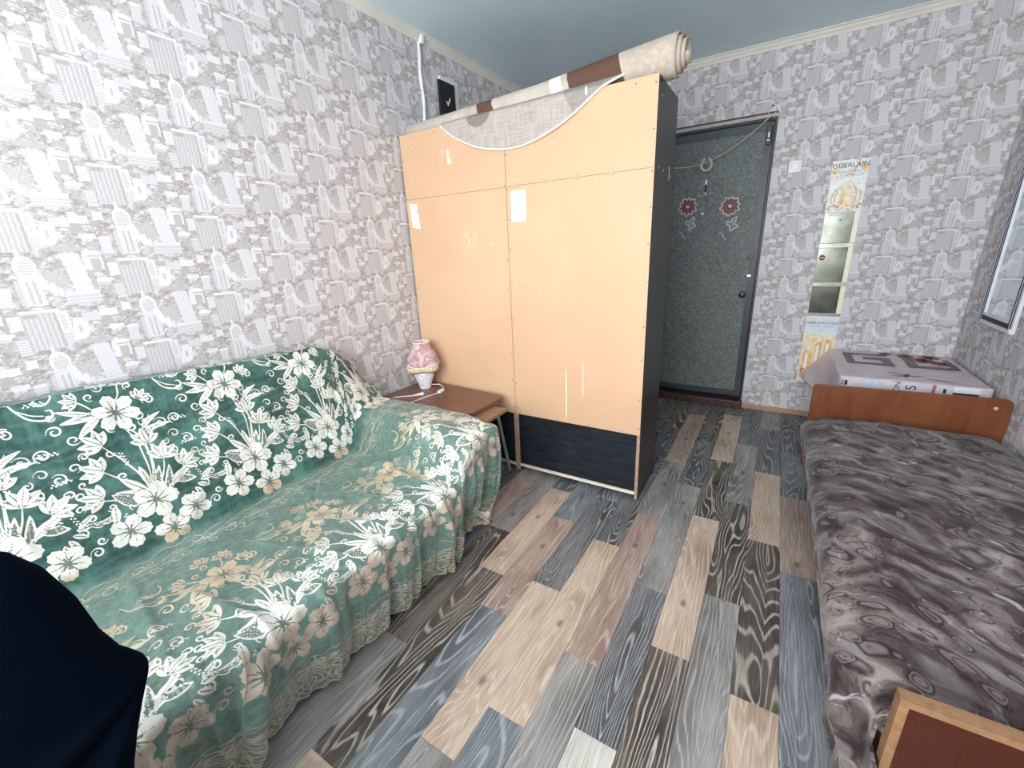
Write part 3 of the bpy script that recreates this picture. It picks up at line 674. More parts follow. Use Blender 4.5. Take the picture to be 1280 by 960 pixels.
for s, (ca, cb2) in ((-1, (0.055, 0.095)), (1, (0.058, 0.10)), (-1, (0.075, 0.075)), (1, (0.08, 0.07))):
    mb.tube([(2.321 + s * ca * math.cos(a), YP - 0.0025, 1.59 + cb2 * math.sin(a)) for a in np.linspace(-0.9, 1.5, 16)], [0.001 + 0.0035 * math.sin(PI * k / 15) for k in range(16)], 4)
mb.build('splash', m_gold2, pt)
mb = MB()
for k in range(26):
    cx = 2.235 + rr.random() * 0.175; cz = 1.512 + rr.random() * 0.03; mb.prism(leafpoly(cx, cz, rr.random() * 3, 0.016, 0.004, 4), YP - 0.004, YP - 0.0022)
mb.build('splash', m_ore, pt)
# mirror tiles
def mirror_mat():
    t = NT('mirror_glass', 0.06, 0.5); t.b.inputs['Metallic'].default_value = 1; n = t.noise(t.obj(), 9, 3)
    t.col(t.ramp(n, [(0.3, (0.10, 0.105, 0.085)), (0.7, (0.21, 0.22, 0.19))])); t.b.inputs['Roughness'].default_value = 0.2
    return t.m
m_mir = mirror_mat(); m_yell = plain('pale_yellow_strip', (0.88, 0.88, 0.68), 0.3, 0.4, var=0.04); m_brass = plain('brassy_strip', (0.42, 0.42, 0.33), 0.25, 0.5, metal=0.6)
for (za, zb) in ((1.300, 1.500), (1.035, 1.270), (0.815, 1.005)):
    t_ = MB().box(x0 + 0.003, x1 - 0.030, YP - 0.004, YP, za, zb).build('mirror_tile', m_mir, mp, bevel=0.0015)
    MB().box(x1 - 0.028, x1 - 0.002, YP - 0.004, YP, za, zb).build('yellow_strip', m_yell, mp)
for (za, zb) in ((1.272, 1.298), (1.007, 1.033), (0.793, 0.813)):
    MB().box(x0 + 0.002, x1 - 0.002, YP - 0.006, YP, za, zb).build('cross_strip', m_brass, mp, bevel=0.001)
text_obj('lettering', 'ABEILLE ROYALE', 0.018, m_txtg, TM(2.312, 1.484, YP - 0.0046), mp)
text_obj('lettering', 'НОВИНКА', 0.026, m_txt, TM(2.315, 1.285, YP - 0.0066), mp)
text_obj('lettering', 'НОВИНКА', 0.022, m_txtg, TM(2.315, 1.020, YP - 0.0066), mp)
MB().lathe([(0.019, YP - 0.0055), (0.019, YP - 0.004)], (2.252, 0, 1.205), 14, axis='y').build('red_spot', plain('maroon_spot', (0.16, 0.02, 0.05), 0.4), mp)
MB().box(2.238, 2.266, YP - 0.0062, YP - 0.0053, 1.200, 1.209).build('red_spot', plain('pale_spot', (0.6, 0.4, 0.45), 0.4), mp)
MB().lathe([(0.005, YP - 0.007), (0.005, YP - 0.004)], (2.318, 0, 1.452), 8, axis='y').build('screw', m_dark, mp)
pt = MB().box(x0 + 0.001, x1 - 0.001, YP - 0.002, YP, 0.287, 0.791).build('poster', m_wh, mp); pt['label'] = 'lower perfume poster with three golden bottles'
MB().box(x0 + 0.001, x1 - 0.001, YP - 0.0027, YP - 0.0019, 0.665, 0.788).build('header', m_sky, pt)
text_obj('lettering', 'ABEILLE ROYALE', 0.0255, m_txt, TM(2.321, 0.742, YP - 0.0034), pt)
MB().box(2.245, 2.40, YP - 0.0035, YP - 0.0026, 0.716, 0.7185).box(2.30, 2.345, YP - 0.0035, YP - 0.0026, 0.690, 0.692).build('rule_lines', m_txtg, pt)
MB().box(x0 + 0.003, x1 - 0.003, YP - 0.0025, YP - 0.0018, 0.300, 0.660).build('backdrop', m_gold2, pt)
for (cx, zb, zt, w_) in ((2.268, 0.36, 0.53, 0.030), (2.325, 0.40, 0.60, 0.020), (2.382, 0.40, 0.62, 0.022)):
    MB().prism([(cx - w_, zb), (cx + w_, zb), (cx + w_, zt - 0.02), (cx + w_ * 0.6, zt), (cx - w_ * 0.6, zt), (cx - w_, zt - 0.02)], YP - 0.0032, YP - 0.0024).build('bottle_print', m_gold, pt)
    MB().prism([(cx - w_ * 0.55, zb + 0.02), (cx + w_ * 0.1, zb + 0.02), (cx + w_ * 0.1, zt - 0.03), (cx - w_ * 0.55, zt - 0.03)], YP - 0.0038, YP - 0.0031).build('bottle_print', m_wh, pt)
    MB().box(cx - w_ * 0.35, cx + w_ * 0.35, YP - 0.0034, YP - 0.0024, zt, zt + 0.045).build('cap_print', m_wh, pt)
mb = MB()
for k in range(60):
    mb.prism(leafpoly(2.225 + rr.random() * 0.18, 0.302 + rr.random() * 0.09, rr.random() * 3, 0.020, 0.004, 4), YP - 0.0046, YP - 0.0024)
mb.build('splash', m_ore, pt)

# ------------------------------------------------------------------ mirror on the right wall
wm = thing('wall_mirror', 'tall mirror in a pale frame with a black inlay on the right wall', 'mirror', (RX, 3.25, 0.84))
ya, yb, za, zb = 3.035, 3.475, 0.835, 1.90
m_fr = plain('pale_mirror_frame', (0.74, 0.74, 0.78), 0.45, 0.4, var=0.05); m_inl = plain('blue_black_inlay', (0.022, 0.020, 0.045), 0.5, 0.2)
fm = MB()
for (a, b, c, d) in ((ya, ya + 0.055, za, zb), (yb - 0.055, yb, za, zb), (ya + 0.055, yb - 0.055, za, za + 0.06), (ya + 0.055, yb - 0.055, zb - 0.06, zb)): fm.box(RX - 0.016, RX - 0.001, a, b, c, d)
fm.build('frame', m_fr, wm)
def glasst():
    t = NT('right_mirror_glass', 0.05, 0.5); t.b.inputs['Metallic'].default_value = 1; t.col((0.80, 0.88, 0.92)); return t.m
MB().box(RX - 0.009, RX - 0.002, ya + 0.05, yb - 0.05, za + 0.055, zb - 0.055).build('glass', glasst(), wm)
im = MB()
for (a, b, c, d) in ((ya + 0.018, ya + 0.023, za, zb), (ya + 0.042, ya + 0.048, za + 0.02, zb), (yb - 0.023, yb - 0.018, za, zb), (yb - 0.048, yb - 0.042, za + 0.02, zb), (ya + 0.055, yb - 0.055, za + 0.022, za + 0.046)): im.box(RX - 0.018, RX - 0.0155, a, b, c, d)
im.build('inlay', m_inl, wm)
MB().lathe([(0.012, RX - 0.024), (0.016, RX - 0.016)], (0, ya + 0.012, za + 0.012), 10, axis='x').build('corner_clip', m_fr, wm)

# ------------------------------------------------------------------ drapes
def smax(a, b, k): 
    h = np.clip(0.5 + 0.5 * (a - b) / k, 0, 1); return b + (a - b) * h + k * h * (1 - h)
def sstep(x, a, b): t = np.clip((x - a) / (b - a), 0, 1); return t * t * (3 - 2 * t)
_rs = np.random.RandomState(11)
_wv = [(_rs.uniform(-1, 1), _rs.uniform(-1, 1), _rs.uniform(0, 6.28)) for _ in range(24)]
def wnoise(x, y, f, seed=0, oct=3):
    o = 0; a = 1; s = 0
    for k in range(oct):
        for j in range(5):
            dx, dy, ph = _wv[(seed * 5 + k * 7 + j * 3) % 24]; L = math.hypot(dx, dy) + 0.2
            o = o + a * np.sin((x * dx + y * dy) / L * f * (1 + 0.37 * j) + ph * (j + 1)); s += a
        a *= 0.5; f *= 2.1
    return o / s * 2
def sofa_top(x, y):
    zb = np.interp(y, [-0.6, 0.1, 0.45, 0.9, 1.14, 1.24, 1.33, 1.42, 1.47], [0.985, 0.985, 0.975, 0.948, 0.945, 0.905, 0.82, 0.69, 0.60])
    t = np.clip((x - 0.10) / 0.20, 0, 1)
    back = zb + (0.40 - zb) * (t ** 0.92) - 0.6 * np.clip(0.05 - x, 0, 1) ** 2 * 20
    seat = 0.425 - 0.02 * np.clip((x - 0.65) / 0.3, 0, 1) ** 2 + 0.006 * wnoise(x, y, 7, 1)
    arm = 0.602 - 0.19 * (1 - sstep(y, 1.10, 1.27)) - 0.03 * sstep(x, 0.74, 0.92) - 0.008 * ((y - 1.35) / 0.1) ** 2 * (y > 1.35)
    arm = np.where(y < 1.09, 0.2, arm)
    near = 0.602 - 0.19 * sstep(y, -0.42, -0.28); near = np.where(y > -0.27, 0.2, near)
    return smax(smax(seat, back, 0.03), smax(arm, near, 0.01), 0.03)
def ridge(x, y, ax, ay, bx, by, w, amp):
    dx, dy = bx - ax, by - ay; L = math.hypot(dx, dy); t = ((x - ax) * dx + (y - ay) * dy) / L / L
    d = np.abs((x - ax) * dy - (y - ay) * dx) / L
    e = np.clip(t, 0, 1); end = np.hypot(x - (ax + e * dx), y - (ay + e * dy))
    return amp * np.exp(-(end / w) ** 2) * np.sin(PI * np.clip(t * 0.9 + 0.05, 0, 1)) ** 0.5
# column positions: uniform in arc length of the seat profile
def arcpos(f, a, b, n, step):
    xx = np.linspace(a, b, n); zz = f(xx); s = np.concatenate([[0], np.cumsum(np.hypot(np.diff(xx), np.diff(zz)))])
    m = int(s[-1] / step); ss = np.linspace(0, s[-1], m); return np.interp(ss, s, xx)
STEP = 0.0031
XF, YE, Rr = 0.900, 1.440, 0.055
gx = arcpos(lambda x: sofa_top(x, np.full_like(x, 0.6)), 0.012, XF, 3000, STEP)
gy = arcpos(lambda y: sofa_top(np.full_like(y, 0.6), y), -0.50, YE, 3000, STEP)
LX, LY = 0.56, 0.66
ga = np.concatenate([gx, XF + np.arange(1, int(LX / STEP)) * STEP]); gb = np.concatenate([gy, YE + np.arange(1, int(LY / STEP)) * STEP])
A, B = np.meshgrid(ga, gb, indexing='ij')
X = np.minimum(A, XF); Y = np.minimum(B, YE); oa = np.maximum(A - XF, 0); ob = np.maximum(B - YE, 0)
Z0 = sofa_top(X, Y)
r = np.hypot(oa, ob); ph = np.arctan2(ob, np.maximum(oa, 1e-9)); ph = np.where((oa <= 0) & (ob > 0), PI / 2, np.where(r <= 0, 0, ph))
tau = np.where(oa > 0, Y, YE) + ph * 0.16 + np.where(oa <= 0, XF - X, 0) * (ob > 0)
q = PI / 2 * Rr
ang = np.clip(r / Rr, 0, PI / 2)
out = Rr * np.sin(ang); drop = Rr * (1 - np.cos(ang)) + np.maximum(r - q, 0)
# hem with a scalloped edge
Zedge = Z0
hem = Zedge - (0.022 + 0.010 * wnoise(tau, tau * 0, 9, 2) + 0.007 * np.abs(np.sin(tau * PI / 0.045)) + 0.018 * sstep(tau, 0.9, 0.2)) 
drop_c = np.minimum(drop, hem)
# pleats grow downwards
def pleat(t): 
    s = np.sin(t * 31 + 1.4 * np.sin(t * 9)) + 0.65 * (1 - 2 * np.abs(np.sin(t * 29 + 2 * np.sin(t * 6 + 1))) ** 0.6) + 0.3 * np.sin(t * 118 + 1.2 * np.sin(t * 13))
    return s / 1.8
am = sstep(drop_c, 0.02, 0.34) * (0.030 + 0.012 * sstep(tau, 0.7, 1.5))
out = out + am * pleat(tau) - 0.085 * sstep(drop_c, 0.05, 0.60) * (drop_c / 0.42)
out = out + 0.045 * np.exp(-((tau - (0.285 - 0.22 * drop_c)) / 0.020) ** 2) * sstep(drop_c, 0.0, 0.12) + 0.03 * np.exp(-((tau - (1.02 + 0.10 * drop_c)) / 0.016) ** 2) * sstep(drop_c, 0.0, 0.12)
zz = Z0 - drop_c
P = np.stack([X + out * np.cos(ph), Y + out * np.sin(ph), zz], -1)
# wrinkles of the loose cloth on the top
topw = 1 - sstep(r, 0.0, 0.05)
wr = 0.0042 * wnoise(A, B, 20, 3) + 0.0030 * wnoise(A + 3, B, 48, 4)
wr += ridge(X, Y, 0.21, 0.16, 0.16, 0.98, 0.012, 0.012) + ridge(X, Y, 0.45, 0.99, 0.75, 1.27, 0.020, 0.022) + ridge(X, Y, 0.36, 1.10, 0.90, 1.06, 0.018, 0.014)
wr += ridge(X, Y, 0.62, 0.27, 0.92, 0.33, 0.014, 0.020) + ridge(X, Y, 0.50, 0.48, 0.90, 0.62, 0.010, 0.008) + ridge(X, Y, 0.40, 0.20, 0.86, 0.14, 0.016, 0.010)
wr += ridge(X, Y, 0.35, 0.75, 0.80, 0.95, 0.009, 0.007) + ridge(X, Y, 0.33, 0.90, 0.55, 0.72, 0.009, -0.006) + ridge(X, Y, 0.14, 1.16, 0.30, 1.22, 0.012, 0.010)
wr += ridge(X, Y, 0.50, 0.25, 0.62, 0.52, 0.008, 0.005) + ridge(X, Y, 0.30, 0.35, 0.20, 0.62, 0.010, 0.006) + ridge(X, Y, 0.55, 0.62, 0.88, 0.80, 0.012, 0.008)
# vertical folds starting on the rounded front edge
front = sstep(X, 0.72, 0.90) * (1 - sstep(drop_c, 0.10, 0.30))
wr += front * 0.009 * pleat(tau)
wr += ridge(tau + 0 * X, drop_c, 0.245, 0.02, 0.20, 0.40, 0.016, 0.040) * (drop_c > 0) * 1.0
gz = np.gradient(P, axis=0); gw = np.gradient(P, axis=1); N = np.cross(gz, gw); N /= (np.linalg.norm(N, axis=-1, keepdims=True) + 1e-9)
if N[40, 40, 2] < 0: N = -N
P = P + N * (wr * (0.25 + 0.75 * np.maximum(topw, front)))[..., None]
skirtw = sstep(drop_c, 0.05, 0.2)
P = P + N * (skirtw * (0.004 * wnoise(tau, zz, 40, 5)))[..., None]
P[..., 2] = np.maximum(P[..., 2], 0.006)
keep = (drop < hem + STEP * 1.01)
mask = keep[:-1, :-1] & keep[1:, :-1] & keep[1:, 1:] & keep[:-1, 1:]
# --- cloth coordinates: s down the sheet, p along it
rowZ = sofa_top(np.broadcast_to(gx[:, None], (len(gx), len(gb))), np.broadcast_to(np.minimum(gb, YE)[None], (len(gx), len(gb))))
ds = np.hypot(np.diff(gx)[:, None], np.diff(rowZ, axis=0)); cs = np.concatenate([np.zeros((1, len(gb))), np.cumsum(ds, 0)]) 
cs = cs - cs[-1:, :]                                          # 0 on the front edge
S0 = float(-cs[0, np.searchsorted(gb, 0.6)])
S = np.zeros_like(A); S[:len(gx)] = cs + S0; S[len(gx):] = S0 + oa[len(gx):]
colZ = sofa_top(np.full_like(gy, 0.6), gy); cp = np.concatenate([[0], np.cumsum(np.hypot(np.diff(gy), np.diff(colZ)))]) + gy[0]
cp = cp - (cp[np.searchsorted(gy, 0.3)] - 0.3)
PC = np.zeros_like(A); PC[:] = np.concatenate([cp, cp[-1] + (gb[len(gy):] - YE)])[None, :]
# --- the woven bouquet pattern as signed distances
PER_P, PER_S = 0.345, 0.815
Fd = np.full(A.size, -0.02); Ld = np.full(A.size, -0.02)
S = S - 0.088
sf = S.ravel(); pf = PC.ravel(); okm = keep.ravel()
lp = ((pf - 0.366 + PER_P / 2) % PER_P) - PER_P / 2
rowi = np.floor((sf + 0.10) / PER_S); ls = sf - rowi * PER_S
order = np.argsort(ls); ls_sorted = ls[order]
def near_idx(cs_, rad):
    a = np.searchsorted(ls_sorted, cs_ - rad); b = np.searchsorted(ls_sorted, cs_ + rad); return order[a:b]
def wrapd(d): return (d + PER_P / 2) % PER_P - PER_P / 2
def put(idx, sd, ln=None):
    old = Fd[idx]; lo = Ld[idx]
    edge = 0.0016 - np.abs(sd)
    lo = np.where(sd > 0, -0.02, lo)
    lo = np.where((old > 0.0005) & (sd > -0.0016), np.maximum(lo, edge), lo)
    if ln is not None: lo = np.where(sd > 0, np.maximum(lo, ln), lo)
    Fd[idx] = np.maximum(old, sd); Ld[idx] = lo
def flower(cp_, cs_, R, rot, n=6, sharp=0.62):
    idx = near_idx(cs_, R * 1.1); dx = wrapd(lp[idx] - cp_); dy = ls[idx] - cs_
    k = np.abs(dx) < R * 1.1; idx = idx[k]; dx = dx[k]; dy = dy[k]
    th = np.arctan2(dy, dx) - rot; rad = np.hypot(dx, dy)
    c = np.abs(np.cos(n * th / 2)); prof = R * (0.50 + 0.50 * c ** sharp) * (1 + 0.03 * np.sin(23 * th))
    sd = (prof - rad) * 0.8
    bd = rad * c * 2 / n
    ln = np.where(rad > R * 0.12, 0.0017 - bd, -0.02)
    ln = np.maximum(ln, np.where((rad > 0.25 * R) & (rad < 0.72 * R), 0.0013 - np.abs(rad * np.sin(n * th / 2)) * 2 / n, -0.02))
    st = np.abs(np.cos(4 * th + 1)); ln = np.maximum(ln, np.where(rad < R * 0.40, 0.0022 - rad * st * 0.30, -0.02))
    ln = np.maximum(ln, R * 0.10 - rad)
    put(idx, sd, ln)
def leaf(cp_, cs_, ang, L, Wd, bend=0.0, veins=True, hollow=False):
    idx = near_idx(cs_, L * 1.25 + Wd); dx = wrapd(lp[idx] - cp_); dy = ls[idx] - cs_
    k = np.abs(dx) < L * 1.25 + Wd; idx = idx[k]; dx = dx[k]; dy = dy[k]
    l = dx * math.cos(ang) + dy * math.sin(ang); w = -dx * math.sin(ang) + dy * math.cos(ang)
    t = l / L; w = w - bend * L * (t ** 2)
    tt = np.clip(t, 0, 1)
    pr = Wd * np.sin(PI * tt ** 0.85) ** 0.8
    sd = np.where((t > 0) & (t < 1), pr - np.abs(w), -np.hypot(w, np.maximum(-l, l - L)) )
    ln = np.where((t > 0.08) & (t < 0.85), 0.0015 - np.abs(w), -0.02) if veins else None
    if hollow:
        dots = 0.0016 - np.abs(((l * 0.7 + w) / 0.0062) % 1 - 0.5) * 0.006
        ln = np.where(sd > 0.0035, np.maximum(dots, 0.0016 - np.abs(((l * 0.7 - w) / 0.0062) % 1 - 0.5) * 0.006), -0.02)
    put(idx, sd, ln)
def lily(cp_, cs_, R, ang):
    for da, k in ((-1.0, 0.85), (1.0, 0.85), (-0.5, 1.0), (0.5, 1.0), (0.0, 1.05)):
        leaf(cp_ - R * 0.35 * math.cos(ang), cs_ - R * 0.35 * math.sin(ang), ang + da, R * 1.35 * k, R * 0.30, 0.12 * np.sign(da))
def curve(pts, w=0.0021):
    pts = np.array(pts, float); T = np.linspace(0, 1, len(pts)); tt = np.linspace(0, 1, len(pts) * 7)
    # smooth through points
    px = np.interp(tt, T, pts[:, 0]); py = np.interp(tt, T, pts[:, 1]); kx = np.ones(7) / 7
    px = np.convolve(np.pad(px, 3, 'edge'), kx, 'valid'); py = np.convolve(np.pad(py, 3, 'edge'), kx, 'valid')
    cyy = (py.min() + py.max()) / 2; idx = near_idx(cyy, (py.max() - py.min()) / 2 + 0.012)
    mx = (px.min() + px.max()) / 2; dx0 = wrapd(lp[idx] - mx); k = np.abs(dx0) < (px.max() - px.min()) / 2 + 0.012; idx = idx[k]; dx0 = dx0[k]
    ly = ls[idx]; best = np.full(len(idx), 1.0)
    for i in range(len(px) - 1):
        ax, ay, bx, by = px[i] - mx, py[i], px[i + 1] - mx, py[i + 1]; ex_, ey_ = bx - ax, by - ay; LL = ex_ * ex_ + ey_ * ey_ + 1e-12
        t = np.clip(((dx0 - ax) * ex_ + (ly - ay) * ey_) / LL, 0, 1)
        wl = w * (0.65 + 0.6 * math.sin(PI * i / len(px)))
        best = np.minimum(best, np.hypot(dx0 - ax - t * ex_, ly - ay - t * ey_) - wl)
    Fd[idx] = np.maximum(Fd[idx], -best)
def spiral(cx, cy, R, a0, turns, w=0.0021, tail=None):
    pts = [(cx + R * (1 - 0.75 * k / 12) * math.cos(a0 + turns * 2 * PI * k / 12), cy + R * (1 - 0.75 * k / 12) * math.sin(a0 + turns * 2 * PI * k / 12)) for k in range(13)]
    if tail: pts = tail + pts
    curve(pts, w)
# stems first, then curls, leaves, blossoms
for a in ([(0.0, 0.14), (0.02, 0.20), (0.015, 0.30), (0.0, 0.40)], [(-0.075, 0.18), (-0.04, 0.24), (-0.015, 0.31), (0.0, 0.40)], [(-0.10, 0.26), (-0.06, 0.31), (-0.02, 0.38)],
          [(0.04, 0.21), (0.03, 0.28), (0.01, 0.36)], [(0.065, 0.28), (0.05, 0.33), (0.02, 0.39)], [(0.12, 0.33), (0.09, 0.36), (0.05, 0.40)], [(-0.135, 0.35), (-0.09, 0.37), (-0.04, 0.40)],
          [(0.0, 0.14), (0.03, 0.18), (0.035, 0.26), (0.02, 0.36)], [(0.08, 0.12), (0.06, 0.16), (0.05, 0.2)], [(-0.05, 0.07), (-0.07, 0.04), (-0.085, 0.025)], [(0.01, 0.05), (0.025, 0.03), (0.03, 0.0)]): curve(a, 0.0020)
for (cx, cy, R, a0, tn) in ((-0.125, 0.140, 0.018, 0.5, 1.2), (-0.150, 0.225, 0.017, 1.5, -1.2), (-0.120, 0.200, 0.014, 2.5, 1.3), (-0.060, 0.215, 0.013, 0, 1.1), (-0.165, 0.315, 0.016, 0.4, 1.2), (-0.110, 0.385, 0.014, 3, -1.2),
        (-0.15, 0.285, 0.012, 1, 1.1), (0.095, 0.075, 0.020, 2.6, 1.2), (0.060, 0.145, 0.020, 4.2, -1.2), (0.100, 0.165, 0.022, 3.6, 1.3), (0.125, 0.215, 0.018, 3.2, 1.1), (0.160, 0.300, 0.015, 2.5, 1.2), (0.165, 0.355, 0.014, 1.2, -1.1),
        (0.090, 0.235, 0.013, 5, 1.2), (-0.050, 0.020, 0.014, 1, 1.2), (-0.020, -0.005, 0.015, 3, -1.2), (0.055, 0.010, 0.013, 2, 1.2), (-0.150, 0.055, 0.012, 0, 1.2), (-0.060, 0.405, 0.015, 2, 1.2), (0.15, 0.43, 0.014, 4, 1.2)):
    spiral(cx, cy, R, a0, tn, 0.0020)
# double scroll between bouquets
curve([(0.120, -0.03), (0.130, 0.005), (0.150, 0.045), (0.185, 0.060), (0.205, 0.050), (0.205, 0.030), (0.190, 0.030)], 0.0024); curve([(0.135, 0.01), (0.160, 0.035), (0.190, 0.045)], 0.0016)
curve([(0.215, -0.04), (0.218, -0.010), (0.200, 0.012), (0.178, 0.010), (0.172, -0.004), (0.184, -0.012)], 0.0022)
for (cx, cy, R_, a0, tn) in ((-0.03, 0.135, 0.016, 1, 1.3), (0.02, 0.150, 0.016, 4, -1.3), (-0.055, 0.300, 0.015, 1, 1.2), (0.10, 0.270, 0.016, 2, -1.2), (0.155, 0.245, 0.020, 4, 1.3), (-0.165, 0.395, 0.020, 1, 1.3),
        (0.145, 0.160, 0.022, 2, 1.4), (-0.155, 0.100, 0.020, 3, 1.3), (0.16, 0.50, 0.018, 3, 1.3), (-0.165, 0.470, 0.014, 0, 1.2), (0.05, 0.120, 0.016, 5, 1.2)):
    spiral(cx, cy, R_, a0, tn, 0.0022)
for k in range(5): leaf(0.150 - 0.012 * k, 0.400 + 0.010 * k, -0.4 + 0.5 * k, 0.040, 0.008)
for k in range(5): leaf(-0.150 + 0.010 * k, 0.430 - 0.006 * k, -2.4 - 0.35 * k, 0.038, 0.007)
# thin tracery of the plain zone
for (sx, sy) in ((0, 0.585), (0.17, 0.60), (0.09, 0.635), (-0.08, 0.64)):
    curve([(sx - 0.14, sy), (sx - 0.10, sy + 0.022), (sx - 0.05, sy + 0.004), (sx - 0.01, sy + 0.022), (sx + 0.03, sy + 0.004), (sx + 0.06, sy - 0.01)], 0.0016)
    spiral(sx - 0.10, sy + 0.045, 0.020, 1, 1.5, 0.0014); spiral(sx + 0.04, sy + 0.040, 0.026, 3, 1.6, 0.0014); spiral(sx - 0.02, sy + 0.055, 0.017, 5, -1.4, 0.0014)
    curve([(sx + 0.02, sy + 0.07), (sx + 0.05, sy + 0.085), (sx + 0.10, sy + 0.07), (sx + 0.13, sy + 0.08)], 0.0014)
for k in range(9):                                               # little sprigs
    for (bx, by, an) in ((-0.165, 0.165, 3.3), (-0.165, 0.255, 3.1), (0.115, 0.345, 1.6), (0.14, 0.36, 1.3), (0.055, 0.24, 4.4), (-0.03, 0.27, 4.6), (-0.145, 0.005, 3.2), (-0.09, 0.42, 1.5)):
        cxx = bx + 0.0055 * k * math.cos(an); cyy = by + 0.0055 * k * math.sin(an)
        leaf(cxx, cyy, an + (0.8 if k % 2 else -0.8), 0.010, 0.0024, veins=False)
leaf(-0.035, 0.075, 2.95, 0.105, 0.013, 0.12); leaf(-0.045, 0.090, 2.6, 0.085, 0.012, -0.1); leaf(-0.06, 0.075, 3.4, 0.085, 0.009, 0.15)
leaf(0.045, 0.17, -1.0, 0.075, 0.010, 0.45); leaf(0.045, 0.185, -0.6, 0.08, 0.011, 0.5)
leaf(-0.010, 0.375, -2.35, 0.090, 0.013, 0.10); leaf(-0.015, 0.385, -2.8, 0.085, 0.014, 0.15); leaf(0.00, 0.36, -1.75, 0.075, 0.010, 0.05)
leaf(0.015, 0.40, -1.35, 0.100, 0.011, 0.05, hollow=True); leaf(0.035, 0.40, -0.95, 0.090, 0.012, -0.25, hollow=True); leaf(0.055, 0.39, -0.75, 0.085, 0.014, 0.2)
leaf(-0.035, 0.405, -2.7, 0.085, 0.018, 0.3, hollow=True); leaf(0.075, 0.385, -0.1, 0.055, 0.015, 0.3, hollow=True)
leaf(-0.105, 0.385, 1.7, 0.065, 0.012, 0.1)
lily(-0.080, 0.172, 0.0430, -2.3); lily(-0.105, 0.255, 0.0430, -2.5); lily(-0.135, 0.340, 0.0430, -2.7)
lily(0.040, 0.205, 0.0403, -1.6); lily(0.068, 0.272, 0.0439, -1.2); lily(0.120, 0.325, 0.0439, -0.6)
lily(-0.092, 0.022, 0.0293, -2.8); lily(0.040, -0.010, 0.0293, -1.4); lily(0.075, 0.055, 0.0293, -0.8); lily(-0.015, -0.035, 0.0293, -1.7)
flower(0.0, 0.090, 0.064, 0.3, 6, 0.62); flower(-0.095, 0.482, 0.056, 0.2, 5, 0.55); flower(0.010, 0.530, 0.054, 0.9, 5, 0.55)
flower(0.092, 0.492, 0.053, 0.5, 5, 0.55); flower(-0.002, 0.415, 0.066, 0.1, 5, 0.55)
